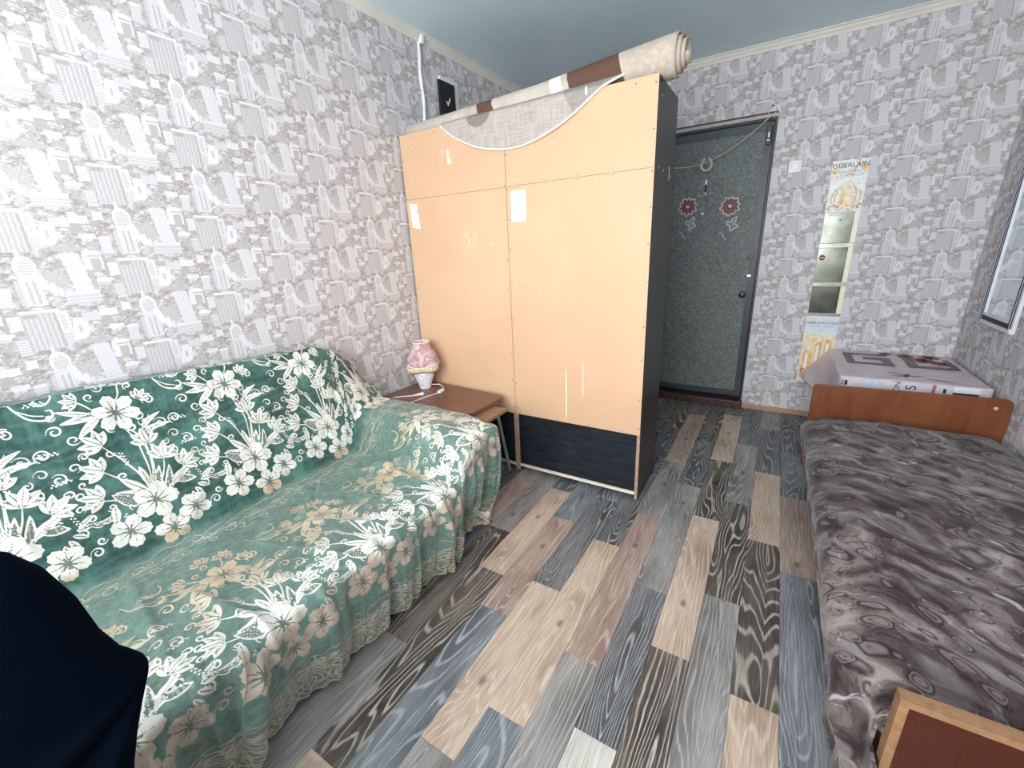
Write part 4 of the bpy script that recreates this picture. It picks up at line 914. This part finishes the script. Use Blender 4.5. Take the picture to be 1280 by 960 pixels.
# hem lacework
sb = (hem - drop).ravel()                                         # distance up from the hem
on = (r.ravel() > 0.02)
tf = tau.ravel()
d1 = 0.010 - sb                                                   # plain tan border
lace = np.where((sb > 0.014) & (sb < 0.150), 0.0026 - np.abs(np.sin(tf * PI / 0.036 + 2 * np.sin(sb * 70)) * 0.008), -0.02)
lace = np.maximum(lace, np.where((sb > 0.02) & (sb < 0.155), 0.0022 - np.abs((np.hypot(((tf + 0.0) % 0.09) - 0.045, sb - 0.055) % 0.014) - 0.007), -0.02))
Fd = np.where(on, np.maximum(Fd, np.maximum(d1, lace)), Fd)
bord = np.where(on, sb, 0.3)
zone = sf.reshape(A.shape)
def cloth_mat():
    t = NT('green_jacquard', 0.40, 0.35); t.b.inputs['Sheen Weight'].default_value = 0.25
    f = t.attr('motif'); l = t.attr('vein'); s = t.attr('down'); p = t.attr('along'); bo = t.attr('hem_distance')
    o = t.comb(s, p, 0)
    n = t.noise(o, 5.5, 4, 0.62, 0.5); n2 = t.noise(o, 60, 3, 0.65, 1.0); n3 = t.noise(o, 700, 1); n4 = t.noise(o, 16, 3, 0.55)
    base = t.ramp(n, [(0.30, (0.018, 0.056, 0.048)), (0.5, (0.034, 0.100, 0.084)), (0.68, (0.105, 0.235, 0.205))])  # light teal patches paint a velvety sheen into the ground colour
    w = t.new('ShaderNodeTexWave'); w.inputs['Scale'].default_value = 9; w.inputs['Distortion'].default_value = 9; w.inputs['Detail'].default_value = 2; t.put(w.inputs['Vector'], o)
    base = t.mix(t.math('MULTIPLY', t.smooth(w.outputs['Fac'], 0.5, 0.9), 0.28), base, (0.10, 0.21, 0.18))
    base = t.mix(t.math('MULTIPLY', t.smooth(n2, 0.5, 0.7), 0.22), base, (0.14, 0.235, 0.19))
    # sheen painted into the colour: paler grey-green ground on the seat zone
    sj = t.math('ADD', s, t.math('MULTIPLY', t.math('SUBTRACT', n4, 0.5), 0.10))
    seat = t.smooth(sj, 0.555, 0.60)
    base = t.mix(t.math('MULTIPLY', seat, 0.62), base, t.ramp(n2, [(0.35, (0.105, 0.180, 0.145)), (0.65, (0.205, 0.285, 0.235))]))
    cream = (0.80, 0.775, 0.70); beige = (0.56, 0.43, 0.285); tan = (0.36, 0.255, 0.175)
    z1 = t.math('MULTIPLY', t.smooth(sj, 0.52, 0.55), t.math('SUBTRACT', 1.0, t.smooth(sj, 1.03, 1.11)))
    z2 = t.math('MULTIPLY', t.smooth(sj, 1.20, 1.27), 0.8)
    fc = t.mix(z1, cream, beige); fc = t.mix(z2, fc, tan)  # cream, beige and tan bands paint the jacquard sheen into the motifs
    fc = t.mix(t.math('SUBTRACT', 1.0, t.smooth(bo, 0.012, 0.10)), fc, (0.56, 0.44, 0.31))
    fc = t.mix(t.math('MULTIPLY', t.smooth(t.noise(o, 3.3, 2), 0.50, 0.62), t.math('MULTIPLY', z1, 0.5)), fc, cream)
    fc = t.mix(t.math('MULTIPLY', n3, 0.25), fc, t.mix(0.5, fc, (0.3, 0.3, 0.25)))
    m = t.smooth(f, -0.0003, 0.0004); v = t.smooth(l, -0.0003, 0.0004)
    c = t.mix(m, base, fc); c = t.mix(t.math('MULTIPLY', t.math('MULTIPLY', v, m), 0.9), c, (0.075, 0.115, 0.095))
    t.col(c)
    t.bump(t.math('ADD', t.math('MULTIPLY', m, 0.6), t.math('ADD', t.math('MULTIPLY', n4, 1.6), n2)), 0.35, 0.003)
    return t.m
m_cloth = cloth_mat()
sofa = thing('sofa', 'camelback sofa along the left wall, hidden under a green floral cover', 'sofa', (0.45, 0.5, 0))
m_sofa = plain('dark_sofa_fabric', (0.08, 0.06, 0.05), 0.9, var=0.2)
MB().box(0.05, 0.82, -0.40, 1.36, 0.10, 0.36).build('seat', m_sofa, sofa, bevel=0.03)
MB().prism([(-0.42, 0.36), (1.34, 0.36), (1.32, 0.55), (1.24, 0.72), (1.16, 0.80), (1.10, 0.82), (0.0, 0.84), (-0.42, 0.82)], 0.03, 0.105, 'yz').build('backrest', m_sofa, sofa, bevel=0.02)
MB().box(0.06, 0.78, 1.24, 1.37, 0.30, 0.555).build('armrest', m_sofa, sofa, bevel=0.03)
MB().box(0.06, 0.78, -0.45, -0.38, 0.30, 0.54).build('armrest', m_sofa, sofa, bevel=0.03)
for (xa, yy) in ((0.1, -0.3), (0.74, -0.3), (0.1, 1.28), (0.74, 1.28)): MB().lathe([(0.02, 0), (0.026, 0.11)], (xa, yy, 0), 12).build('leg', m_dark, sofa)
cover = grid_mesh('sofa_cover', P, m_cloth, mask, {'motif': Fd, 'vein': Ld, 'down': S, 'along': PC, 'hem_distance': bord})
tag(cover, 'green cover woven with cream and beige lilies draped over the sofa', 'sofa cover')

# ------------------------------------------------------------------ bed
m_redwood = NT('polished_red_brown_board', 0.33, 0.4)
t = m_redwood; o = t.pos(); x_, y_, z_ = t.sep(o)
nn = t.noise(t.comb(t.math('MULTIPLY', x_, 14), y_, t.math('MULTIPLY', z_, 2.5)), 1, 4, 0.6, 0.7); n5 = t.noise(o, 220, 2)
t.col(t.mix(t.math('MULTIPLY', n5, 0.3), t.ramp(nn, [(0.3, (0.155, 0.046, 0.018)), (0.7, (0.25, 0.088, 0.036))]), (0.10, 0.03, 0.012)))
m_redwood = m_redwood.m
m_foot = plain('dark_red_brown_panel', (0.058, 0.013, 0.006), 0.45, 0.35, var=0.18, scale=120)
m_edge = plain('light_wood_edge', (0.27, 0.145, 0.075), 0.5, 0.3, var=0.18, scale=60)
bed = thing('bed', 'single bed with polished brown end boards along the right wall', 'bed', (2.65, 1.8, 0))
hb = [(2.253, 0.03), (2.253, 0.530), (2.262, 0.542), (3.020, 0.560), (3.040, 0.548), (3.046, 0.53), (3.046, 0.03)]
MB().prism(hb, 2.795, 2.813).build('headboard', m_redwood, bed, bevel=0.002)
MB().lathe([(0.0085, 2.7925), (0.0085, 2.7955)], (2.988, 0, 0.512), 12, axis='y').build('screw_cap', plain('brass_cap', (0.75, 0.62, 0.30), 0.3, 0.5, metal=0.3), bed)
fbt = [(2.290, 0.03), (2.290, 0.512), (3.046, 0.530), (3.046, 0.03)]
fb = MB().prism([(2.305, 0.03), (2.305, 0.498), (3.034, 0.514), (3.034, 0.03)], 0.7995, 0.822).build('footboard', m_foot, bed)
MB().prism([(2.290, 0.03), (2.290, 0.512), (3.046, 0.530), (3.046, 0.514), (2.305, 0.498), (2.305, 0.03)], 0.797, 0.825).build('edge_band', m_edge, fb)
MB().box(2.285, 2.305, 0.825, 2.795, 0.17, 0.30).build('side_rail', m_redwood, bed, bevel=0.002)
MB().box(3.02, 3.04, 0.825, 2.795, 0.17, 0.30).build('side_rail', m_redwood, bed, bevel=0.002)
MB().box(2.31, 3.015, 0.86, 2.76, 0.22, 0.355).build('mattress', plain('mattress_ticking', (0.55, 0.5, 0.42), 0.9), bed, bevel=0.03)
# blanket: overhangs on the left, rises over the mattress
XL, XRt = 2.285, 3.035
def bed_top(x, y):
    z = 0.412 + 0.012 * wnoise(x * 1.3, y, 4.5, 6, 2) - 0.035 * (1 - sstep(y, 0.84, 0.98)) - 0.055 * sstep(y, 2.58, 2.78)
    z = z - 0.05 * sstep(x, 2.93, 3.04) - 0.03 * sstep(2.36 - x, 0.0, 0.08) ** 2
    return z
st = 0.0085
ga = np.arange(XRt, XL, -st); ga = np.concatenate([ga, XL - np.arange(1, int(0.50 / st)) * st]); gb = np.arange(0.70, 2.786, st)
A, B = np.meshgrid(ga, gb, indexing='ij'); X = np.maximum(A, XL); Y = B; oa = np.maximum(XL - A, 0)
Z0 = bed_top(X, Y); Rb = 0.055; ang = np.clip(oa / Rb, 0, PI / 2); out = Rb * np.sin(ang); drop = Rb * (1 - np.cos(ang)) + np.maximum(oa - PI / 2 * Rb, 0)
hl = 0.175 + 0.018 * wnoise(Y, Y * 0, 8, 2) + 0.012 * np.abs(np.sin(Y * 24)) + 0.06 * sstep(Y, 2.2, 2.7) + 0.20 * sstep(1.25 - Y, 0, 0.35)
dc = np.minimum(drop, hl)
out = out + 0.014 * sstep(dc, 0.03, 0.18) * (np.sin(Y * 26 + 1.2 * np.sin(Y * 11)) + 0.5 * np.sin(Y * 61)) - 0.045 * sstep(dc, 0.03, 0.25) + 0.030 * sstep(1.1 - Y, 0, 0.3) * sstep(dc, 0.02, 0.1)
zb_ = Z0 - dc
P = np.stack([X - out, Y, zb_], -1)
P[..., 2] += (1 - sstep(oa, 0, 0.06)) * (0.004 * wnoise(X, Y, 18, 7) + 0.003 * wnoise(X, Y, 45, 8))
keep = drop < hl + st * 1.01; keep &= (Y > 0.830) | (oa > 0.035)
P[..., 0] = np.where(Y < 0.92, P[..., 0] + (2.284 - P[..., 0]) * sstep(0.92 - Y, 0, 0.09), P[..., 0])
mask = keep[:-1, :-1] & keep[1:, :-1] & keep[1:, 1:] & keep[:-1, 1:]
def blanket_mat():
    t = NT('brown_plush', 0.75, 0.15); t.b.inputs['Sheen Weight'].default_value = 0.2; t.b.inputs['Sheen Roughness'].default_value = 0.4
    u = t.attr('u'); v = t.attr('v'); q = t.comb(t.math('SUBTRACT', t.math('MULTIPLY', u, 0.84), t.math('MULTIPLY', v, 0.54)), t.math('ADD', t.math('MULTIPLY', u, 0.54), t.math('MULTIPLY', v, 0.84)), 0)
    dn = t.noise(q, 3.2, 3, 0.6, out=1); q2 = t.vm('MULTIPLY_ADD', t.vm('SUBTRACT', dn, (0.5, 0.5, 0.5)), (0.22, 0.16, 0), q)
    a = t.noise(t.vm('MULTIPLY', q2, (4.0, 6.8, 1)), 1, 4, 0.60, 1.1)
    b = t.noise(t.vm('MULTIPLY', q2, (7, 15, 1)), 1, 3, 0.6, 1.8)
    c = t.ramp(a, [(0.36, (0.018, 0.010, 0.010)), (0.44, (0.048, 0.028, 0.029)), (0.50, (0.105, 0.074, 0.074)), (0.57, (0.20, 0.158, 0.150)), (0.67, (0.36, 0.305, 0.29))])
    # leaf-like veins drawn as contour lines in patches
    fr = t.math('FRACT', t.math('MULTIPLY', b, 7)); ln = t.smooth(t.math('ABSOLUTE', t.math('SUBTRACT', fr, 0.5)), 0.38, 0.47)
    pm = t.smooth(t.noise(q, 5.5, 2), 0.50, 0.58)
    c = t.mix(t.math('MULTIPLY', t.math('MULTIPLY', ln, pm), 0.85), c, (0.016, 0.010, 0.011))
    fr2 = t.math('FRACT', t.math('MULTIPLY', a, 10)); ln2 = t.smooth(t.math('ABSOLUTE', t.math('SUBTRACT', fr2, 0.5)), 0.42, 0.48)
    c = t.mix(t.math('MULTIPLY', t.math('MULTIPLY', ln2, t.math('SUBTRACT', 1.0, pm)), 0.5), c, (0.02, 0.013, 0.014))
    vo = t.vor(t.vm('MULTIPLY', q2, (7.5, 15, 1)), 1, 'SMOOTH_F1'); vd = t.smooth(vo, 0.10, 0.32)
    c = t.mix(t.math('MULTIPLY', t.math('SUBTRACT', 1.0, vd), 0.40), c, (0.36, 0.325, 0.315))
    for (sx_, sy_, th_, lim) in ((6.5, 14, 0.50, 0.36), (12, 20, 0.58, 0.34), (4.2, 7.5, 0.66, 0.33)):
        qv = t.vm('MULTIPLY', q2, (sx_, sy_, 1)); dd = t.vor(qv, 1, rnd=0.9); rc = t.sep(t.vor(qv, 1, out='Color', rnd=0.9))[0]
        on_ = t.math('GREATER_THAN', rc, th_)
        fill = t.math('MULTIPLY', on_, t.math('SUBTRACT', 1.0, t.smooth(dd, lim - 0.03, lim)))
        rib = t.smooth(t.math('SINE', t.math('MULTIPLY', dd, 34)), 0.0, 1.0)
        c = t.mix(t.math('MULTIPLY', fill, 0.5), c, t.mix(rib, (0.30, 0.255, 0.245), (0.085, 0.06, 0.06)))
        ring = t.math('MULTIPLY', on_, t.math('MULTIPLY', t.smooth(dd, lim - 0.05, lim - 0.01), t.math('SUBTRACT', 1.0, t.smooth(dd, lim + 0.01, lim + 0.06))))
        c = t.mix(t.math('MULTIPLY', ring, 0.75), c, (0.022, 0.013, 0.014))
    hi = t.smooth(b, 0.62, 0.70); c = t.mix(t.math('MULTIPLY', hi, 0.6), c, (0.62, 0.59, 0.58))
    f = t.noise(q, 420, 2); t.col(t.mix(t.math('MULTIPLY', f, 0.3), c, t.mix(0.5, c, (0.02, 0.015, 0.015))))
    t.bump(t.math('ADD', f, t.math('MULTIPLY', a, 1.2)), 0.35, 0.004); return t.m
bl = grid_mesh('blanket', P, blanket_mat(), mask, {'u': A, 'v': B}, thick=0.006)
tag(bl, 'brown and grey marbled plush blanket spread over the bed', 'blanket')
# cream sheet edge peeking out below the blanket
mb = []
ys_ = np.linspace(1.02, 2.76, 150); ti = np.linspace(0, 1, 8)
PP = np.zeros((150, 8, 3))
for i, y in enumerate(ys_):
    PP[i, :, 0] = 2.258 + 0.006 * math.sin(y * 26) + 0.003 * ti; PP[i, :, 1] = y; PP[i, :, 2] = 0.34 - ti * (0.155 + 0.012 * math.sin(y * 7))
sh = grid_mesh('bed_sheet', PP, plain('cream_sheet', (0.50, 0.42, 0.32), 0.9, 0.05), thick=0.002)
tag(sh, 'cream sheet edge hanging below the plush blanket on the bed', 'sheet')

# ------------------------------------------------------------------ low table behind the bed, under a printed oilcloth
tb = thing('low_table', 'low table between the headboard and the door wall, hidden under an oilcloth', 'table', (2.72, 3.37, 0))
m_tb = plain('brown_table_board', (0.22, 0.11, 0.06), 0.5)
MB().box(2.410, 3.030, 3.03, 3.735, 0.525, 0.545).build('tabletop', m_tb, tb)
for (a, b) in ((2.44, 3.06), (2.96, 3.06), (2.44, 3.70), (2.96, 3.70)): MB().box(a, a + 0.04, b - 0.04 if b > 3.5 else b, b if b > 3.5 else b + 0.04, 0, 0.525).build('leg', m_tb, tb)
TX0, TX1, TY0, TY1, TZ = 2.405, 3.036, 3.02, 3.742, 0.551
st = 0.012; Rt = 0.012
def rng(a, b): return np.linspace(a, b, max(3, int((b - a) / st)))
ga = np.concatenate([rng(TX0 - 0.27, TX0)[:-1], rng(TX0, TX1)]); gb = np.concatenate([rng(TY0 - 0.17, TY0)[:-1], rng(TY0, TY1)])
A, B = np.meshgrid(ga, gb, indexing='ij'); X = np.maximum(A, TX0); Y = np.maximum(B, TY0); oa = np.maximum(TX0 - A, 0); ob = np.maximum(TY0 - B, 0)
r = np.hypot(oa, ob); ph = np.where(r > 0, np.arctan2(ob, oa), 0)
flare = 0.10 + 0.62 * sstep(Y, 3.35, 3.74); flare = np.where(ob > 0, 0.06 + 0.05 * np.sin(X * 15), flare)
cflare = np.cos(ph) ** 2 * flare + np.sin(ph) ** 2 * 0.06
out = np.minimum(r, Rt) + np.maximum(r - Rt, 0) * np.sin(np.arctan(cflare)); drop = np.maximum(r - Rt, 0) * np.cos(np.arctan(cflare))
P = np.stack([X - out * np.cos(ph), Y - out * np.sin(ph), TZ - drop + 0.0020 * wnoise(X, Y, 9, 9) * (r <= 0)], -1)
def oil_mat():
    t = NT('printed_oilcloth', 0.28, 0.4); u = t.attr('u'); v = t.attr('v')
    n = t.noise(t.comb(u, v, 0), 14, 3)
    t.col(t.ramp(n, [(0.3, (0.58, 0.48, 0.51)), (0.7, (0.68, 0.58, 0.615))])); return t.m
oil = grid_mesh('oilcloth', P, oil_mat(), None, {'u': A, 'v': B}, thick=0.0015)
ocl = thing('printed_oilcloth', 'pinkish printed oilcloth with big letters over the low table behind the headboard', 'tablecloth', (2.72, 3.37, TZ))
place(oil, ocl); oil.name = 'cloth'
def flat(name, polys, mat, z=TZ + 0.0028):
    mb = MB()
    for pl in polys: mb.prism(pl, z, z + 0.0006, 'xy')
    return mb.build(name, mat, ocl)
m_char = plain('charcoal_print', (0.055, 0.055, 0.06), 0.3, 0.4); m_rose = plain('rose_print', (0.20, 0.035, 0.055), 0.3, 0.4, var=0.5, scale=25); m_pinkp = plain('pale_pink_block', (0.72, 0.65, 0.70), 0.3, 0.4)
zt = TZ + 0.0028
flat('block_print', [[(2.462, 3.40), (2.462, 3.66), (2.505, 3.66), (2.505, 3.40)], [(2.462, 3.36), (2.462, 3.40), (2.70, 3.40), (2.70, 3.36)], [(2.505, 3.62), (2.505, 3.66), (2.70, 3.66), (2.70, 3.62)], [(2.65, 3.40), (2.65, 3.56), (2.70, 3.56), (2.70, 3.40)], [(2.56, 3.50), (2.56, 3.56), (2.65, 3.56), (2.65, 3.50)]], m_char)
flat('block_print', [[(2.77, 3.36), (2.77, 3.62), (2.82, 3.62), (2.82, 3.36)], [(2.82, 3.36), (2.82, 3.41), (3.00, 3.41), (3.00, 3.36)], [(2.97, 3.41), (2.97, 3.62), (3.00, 3.62), (3.00, 3.41)]], m_char)
pet = []
for (cx, cy, R_) in ((2.87, 3.56, 0.075), (2.95, 3.50, 0.06), (2.80, 3.66, 0.055), (2.92, 3.66, 0.06), (2.70, 3.69, 0.04)):
    for k in range(7):
        a = 2 * PI * k / 7 + cx * 20; pet.append([(min(x_, 3.03), min(y_, 3.738)) for x_, y_ in leafpoly(cx, cy, a, R_, R_ * 0.30, 5)])
flat('flower_print', pet, m_rose, TZ + 0.0036)
flat('stem_print', [leafpoly(2.64, 3.10, 0.3, 0.16, 0.012), leafpoly(2.72, 3.14, 2.6, 0.10, 0.010), leafpoly(2.78, 3.10, -0.3, 0.14, 0.010), leafpoly(2.70, 3.10, 1.2, 0.09, 0.014)], plain('grey_sprig', (0.30, 0.24, 0.25), 0.3))
# lettering and bands on the strip that folds over the front edge
yf = TY0 - 0.0165
def front_box(x0, x1, z0, z1, mat, name): return MB().box(x0, x1, yf - 0.0025, yf, z0, z1).build(name, mat, ocl)
front_box(2.42, 3.00, 0.47, 0.548, m_pinkp, 'front_band')
front_box(2.52, 2.575, 0.47, 0.5475, plain('pale_blue_band', (0.60, 0.70, 0.82), 0.3), 'front_band').location.y -= 0.001
front_box(2.80, 2.815, 0.47, 0.5475, plain('rose_band', (0.50, 0.16, 0.18), 0.3), 'front_band').location.y -= 0.001
front_box(2.885, 2.985, 0.515, 0.5475, m_wh, 'front_band').location.y -= 0.001
front_box(2.885, 2.985, 0.502, 0.515, m_txt, 'front_band').location.y -= 0.001
front_box(2.845, 2.858, 0.505, 0.53, m_txt, 'front_band').location.y -= 0.001
def TR(x, z): return Matrix.Translation((x, yf - 0.0042, z)) @ Matrix.Rotation(PI / 2, 4, 'X') @ Matrix.Rotation(PI / 2, 4, 'Z')
text_obj('lettering', 'ON', 0.040, m_txt, TR(2.655, 0.517), ocl)
text_obj('lettering', 'S', 0.066, m_txt, TR(2.715, 0.520), ocl)
fr = []
front_box(2.40, 2.43, 0.50, 0.53, plain('speckled_motif', (0.35, 0.30, 0.33), 0.4, var=0.9, scale=90), 'motif')

# ------------------------------------------------------------------ side table, stool and lamp in the corner
def wood(name, a, b, rough=0.35):
    t = NT(name, rough, 0.4); o = t.pos(); x, y, z = t.sep(o)
    n = t.noise(t.comb(t.math('MULTIPLY', x, 5), t.math('MULTIPLY', y, 60), t.math('MULTIPLY', z, 60)), 1, 4, 0.6, 0.4)
    t.col(t.ramp(n, [(0.3, a), (0.7, b)])); return t.m
m_tt = wood('brown_tabletop', (0.150, 0.062, 0.040), (0.240, 0.105, 0.068)); m_st = wood('oak_stool_board', (0.26, 0.15, 0.075), (0.36, 0.215, 0.12))
stool = thing('stool', 'stool with a light wood seat and grey tubular legs in the corner by the wardrobe', 'stool', (0.55, 1.75, 0))
MB().box(0.18, 0.782, 1.60, 1.800, 0.482, 0.502).build('seat', m_st, stool, bevel=0.003)
MB().box(0.22, 0.74, 1.63, 1.77, 0.462, 0.482).build('apron', m_st, stool)
for (a, b, c, d) in ((0.745, 1.755, 0.690, 1.945), (0.745, 1.64, 0.72, 1.555), (0.24, 1.755, 0.24, 1.92), (0.24, 1.64, 0.24, 1.555)):
    l = MB().tube([(a, b, 0.475), (c, d, 0.006)], 0.0105, 10).build('leg', m_grey_metal, stool, smooth=True)
    MB().lathe([(0.013, 0.0), (0.013, 0.018)], (c, d, 0), 10).build('foot_cap', m_dark, l)
tt = thing('side_table', 'brown tabletop with rounded corners lying between sofa arm and wardrobe', 'table', (0.35, 1.80, 0.502))
tp = [(0.012, 1.535), (0.60, 1.560), (0.665, 1.575), (0.690, 1.605), (0.700, 1.860), (0.690, 1.895), (0.655, 1.912), (0.020, 1.968)]
MB().prism(tp, 0.5025, 0.532, 'xy').build('top', m_tt, tt, bevel=0.003)
tb_z = 0.532
for (a, b) in ((0.07, 1.58), (0.07, 1.93)):
    MB().box(a, a + 0.03, b - 0.015, b + 0.015, 0, 0.5025).build('leg', m_tt, tt)
# lamp
lp_ = (0.142, 1.835)
lamp = thing('table_lamp', 'small table lamp with a pink frilled shade on a white jar base', 'lamp', (lp_[0], lp_[1], tb_z))
def ceramic():
    t = NT('white_ceramic_floral', 0.2, 0.5); n = t.noise(t.obj(), 26, 3, 0.6, 1); t.col(t.ramp(n, [(0.5, (0.80, 0.80, 0.84)), (0.62, (0.62, 0.60, 0.72)), (0.7, (0.8, 0.8, 0.83))])); return t.m
MB().lathe([(0.036, 0), (0.038, 0.006), (0.043, 0.03), (0.056, 0.065), (0.062, 0.088), (0.056, 0.108), (0.034, 0.122), (0.018, 0.126), (0.016, 0.150)], (lp_[0], lp_[1], tb_z), 28).build('base', ceramic(), lamp, smooth=True)
def shade_mat():
    t = NT('pink_shade_fabric', 0.7, 0.2); o = t.obj(); n = t.noise(o, 17, 3, 0.6, 0.8); n2 = t.noise(o, 70, 2)
    c = t.ramp(n, [(0.36, (0.84, 0.74, 0.70)), (0.50, (0.80, 0.60, 0.58)), (0.60, (0.62, 0.27, 0.32)), (0.68, (0.82, 0.70, 0.67))])
    t.col(c); t.bump(n2, 0.4, 0.003)
    tr = t.new('ShaderNodeBsdfTranslucent'); t.put(tr.inputs[0], c); mx = t.new('ShaderNodeMixShader'); mx.inputs[0].default_value = 0.35
    out = t.n['Material Output']; t.l.new(t.b.outputs[0], mx.inputs[1]); t.l.new(tr.outputs[0], mx.inputs[2]); t.l.new(mx.outputs[0], out.inputs[0]); return t.m
def lobe(t, j): return 1 + 0.10 * math.cos(4 * t + 0.6) * min(1, (7 - j) / 7.0) + 0.012 * math.sin(24 * t)
sz = tb_z + 0.118
prof = [(0.100, 0.030), (0.104, 0.042), (0.103, 0.060), (0.096, 0.085), (0.080, 0.115), (0.064, 0.140), (0.052, 0.160), (0.050, 0.182)]
n_s = 64
sh_ = MB().lathe(prof, (lp_[0], lp_[1], sz), n_s, lobe, cap=False).build('shade', shade_mat(), lamp, smooth=True)
sh_.modifiers.new('thickness', 'SOLIDIFY').thickness = 0.002
m_frill = plain('cream_yellow_frill', (0.74, 0.60, 0.38), 0.8, 0.1, var=0.12, scale=60)
def lobe2(t, j): return 1 + 0.10 * math.cos(4 * t + 0.6) + 0.022 * math.sin(32 * t) * (1 + 0.3 * j)
fr_ = MB().lathe([(0.1035, 0.036), (0.104, 0.026), (0.100, 0.010), (0.090, 0.0)], (lp_[0], lp_[1], sz), 96, lobe2, cap=False).build('frill', m_frill, sh_, smooth=True)
fr_.modifiers.new('thickness', 'SOLIDIFY').thickness = 0.003
MB().tube([(lp_[0] + 0.1055 * lobe(a, 1) * math.cos(a), lp_[1] + 0.1055 * lobe(a, 1) * math.sin(a), sz + 0.040 + 0.006 * math.cos(4 * a + 0.6)) for a in np.linspace(0, 2 * PI, 60)], 0.0032, 6).build('trim_cord', m_wh, sh_, smooth=True)
MB().tube([(lp_[0] + 0.050 * math.cos(a), lp_[1] + 0.050 * math.sin(a), sz + 0.182) for a in np.linspace(0, 2 * PI, 36)], 0.0032, 6).build('rim', m_wh, sh_, smooth=True)
zc = tb_z + 0.004
MB().tube([(0.17, 1.865, zc + 0.01), (0.215, 1.885, zc + 0.012), (0.265, 1.865, zc + 0.006), (0.300, 1.82, zc), (0.300, 1.78, zc), (0.285, 1.70, zc), (0.275, 1.62, zc), (0.266, 1.545, zc)], 0.0030, 6).build('cord', m_white, lamp, smooth=True)
MB().box(-0.012, 0.012, -0.026, 0.026, 0, 0.016, Matrix.Translation((0.301, 1.800, tb_z + 0.0005)) @ Matrix.Rotation(0.15, 4, 'Z')).build('cord_switch', m_white, lamp, bevel=0.004)
MB().tube([(0.10, 1.59, zc), (0.15, 1.635, zc), (0.19, 1.665, zc), (0.215, 1.700, zc + 0.002), (0.235, 1.715, zc + 0.004)], [0.003, 0.003, 0.0035, 0.008, 0.011], 8).build('plug', m_white, lamp, smooth=True)

# ------------------------------------------------------------------ navy jacket over a chair back beside the camera
def navy():
    t = NT('navy_cloth', 0.95, 0.02); o = t.pos(); n = t.noise(o, 900, 2); n2 = t.noise(o, 6, 2)
    t.col(t.mix(t.math('MULTIPLY', n2, 0.4), t.ramp(n, [(0.3, (0.0014, 0.0032, 0.0080)), (0.7, (0.0030, 0.0066, 0.0150))]), (0.002, 0.004, 0.009))); t.bump(n, 0.3, 0.001); return t.m
chair = thing('chair', 'wooden chair beside the camera carrying the navy jacket', 'chair', (1.12, -0.22, 0))
m_ch = plain('chair_wood', (0.2, 0.1, 0.05), 0.5)
for a in (1.075, 1.38):
    for b in (-0.42, -0.10): MB().box(a - 0.012, a + 0.012, b - 0.015, b + 0.015, 0, 0.89 if a < 1.2 else 0.44).build('leg', m_ch, chair)
MB().box(1.065, 1.40, -0.44, -0.08, 0.44, 0.46).build('seat', m_ch, chair, bevel=0.004)
MB().box(1.068, 1.085, -0.42, -0.10, 0.80, 0.89).build('backrest', m_ch, chair, bevel=0.004)
zs_ = np.array([0.30, 0.42, 0.486, 0.554, 0.607, 0.640, 0.662, 0.675, 0.690, 0.720, 0.775, 0.851, 0.921, 0.965, 0.990, 1.003])
ye_ = np.array([-0.03, -0.005, 0.006, 0.028, 0.048, 0.062, 0.071, 0.073, 0.066, 0.050, 0.035, 0.026, 0.008, -0.015, -0.045, -0.10])
yn_ = np.array([-0.50, -0.52, -0.53, -0.54, -0.55, -0.55, -0.55, -0.55, -0.55, -0.55, -0.54, -0.53, -0.51, -0.48, -0.44, -0.36])
Zg = np.linspace(0.30, 1.003, 150); ye = np.interp(Zg, zs_, ye_); yn = np.interp(Zg, zs_, yn_)
NTH = 150; tht = np.linspace(0, 2 * PI, NTH)
P = np.zeros((150, NTH, 3))
for i, z in enumerate(Zg):
    cy = (ye[i] + yn[i]) / 2; hy = (ye[i] - yn[i]) / 2
    cyy = np.cos(tht); sxx = np.sin(tht)
    y = cy + hy * np.sign(cyy) * np.abs(cyy) ** 0.85
    capr = math.sqrt(max(0.0, 1 - max(0, (z - 0.90) / 0.105) ** 2))
    x = 1.085 + (0.075 * capr + 0.004) * np.sign(sxx) * np.abs(sxx) ** 0.75
    side = (sxx > 0)
    # creases radiating from the pulled-out elbow point
    dy, dz = y - 0.075, z - 0.668
    an = np.arctan2(-dz, -dy); rr_ = np.hypot(dy, dz)
    fold = 0.020 * np.exp(-((an - 0.52) / 0.10) ** 2) * -1 + 0.016 * np.exp(-((an - 0.85) / 0.13) ** 2) + 0.010 * np.exp(-((an - 0.15) / 0.14) ** 2) - 0.010 * np.exp(-((an - 1.20) / 0.10) ** 2) + 0.008 * np.exp(-((an + 0.5) / 0.2) ** 2)
    x = x + side * np.abs(sxx) ** 0.5 * fold * np.clip(rr_ / 0.12, 0, 1.5) * capr
    P[i] = np.stack([x, y, np.full_like(y, z)], -1)
topc = P[-1].mean(0); P = np.concatenate([P, (topc + (P[-1] - topc) * 0.5)[None] + np.array([0, 0, 0.003]), np.broadcast_to(topc + np.array([0, 0, 0.004]), (1, NTH, 3))], 0)
jk = grid_mesh('jacket', P, navy())
tag(jk, 'dark navy jacket hung over a chair back in the near left corner', 'jacket')
print('objects', len(bpy.data.objects), 'tris', sum(len(m.polygons) * 2 for m in bpy.data.meshes))
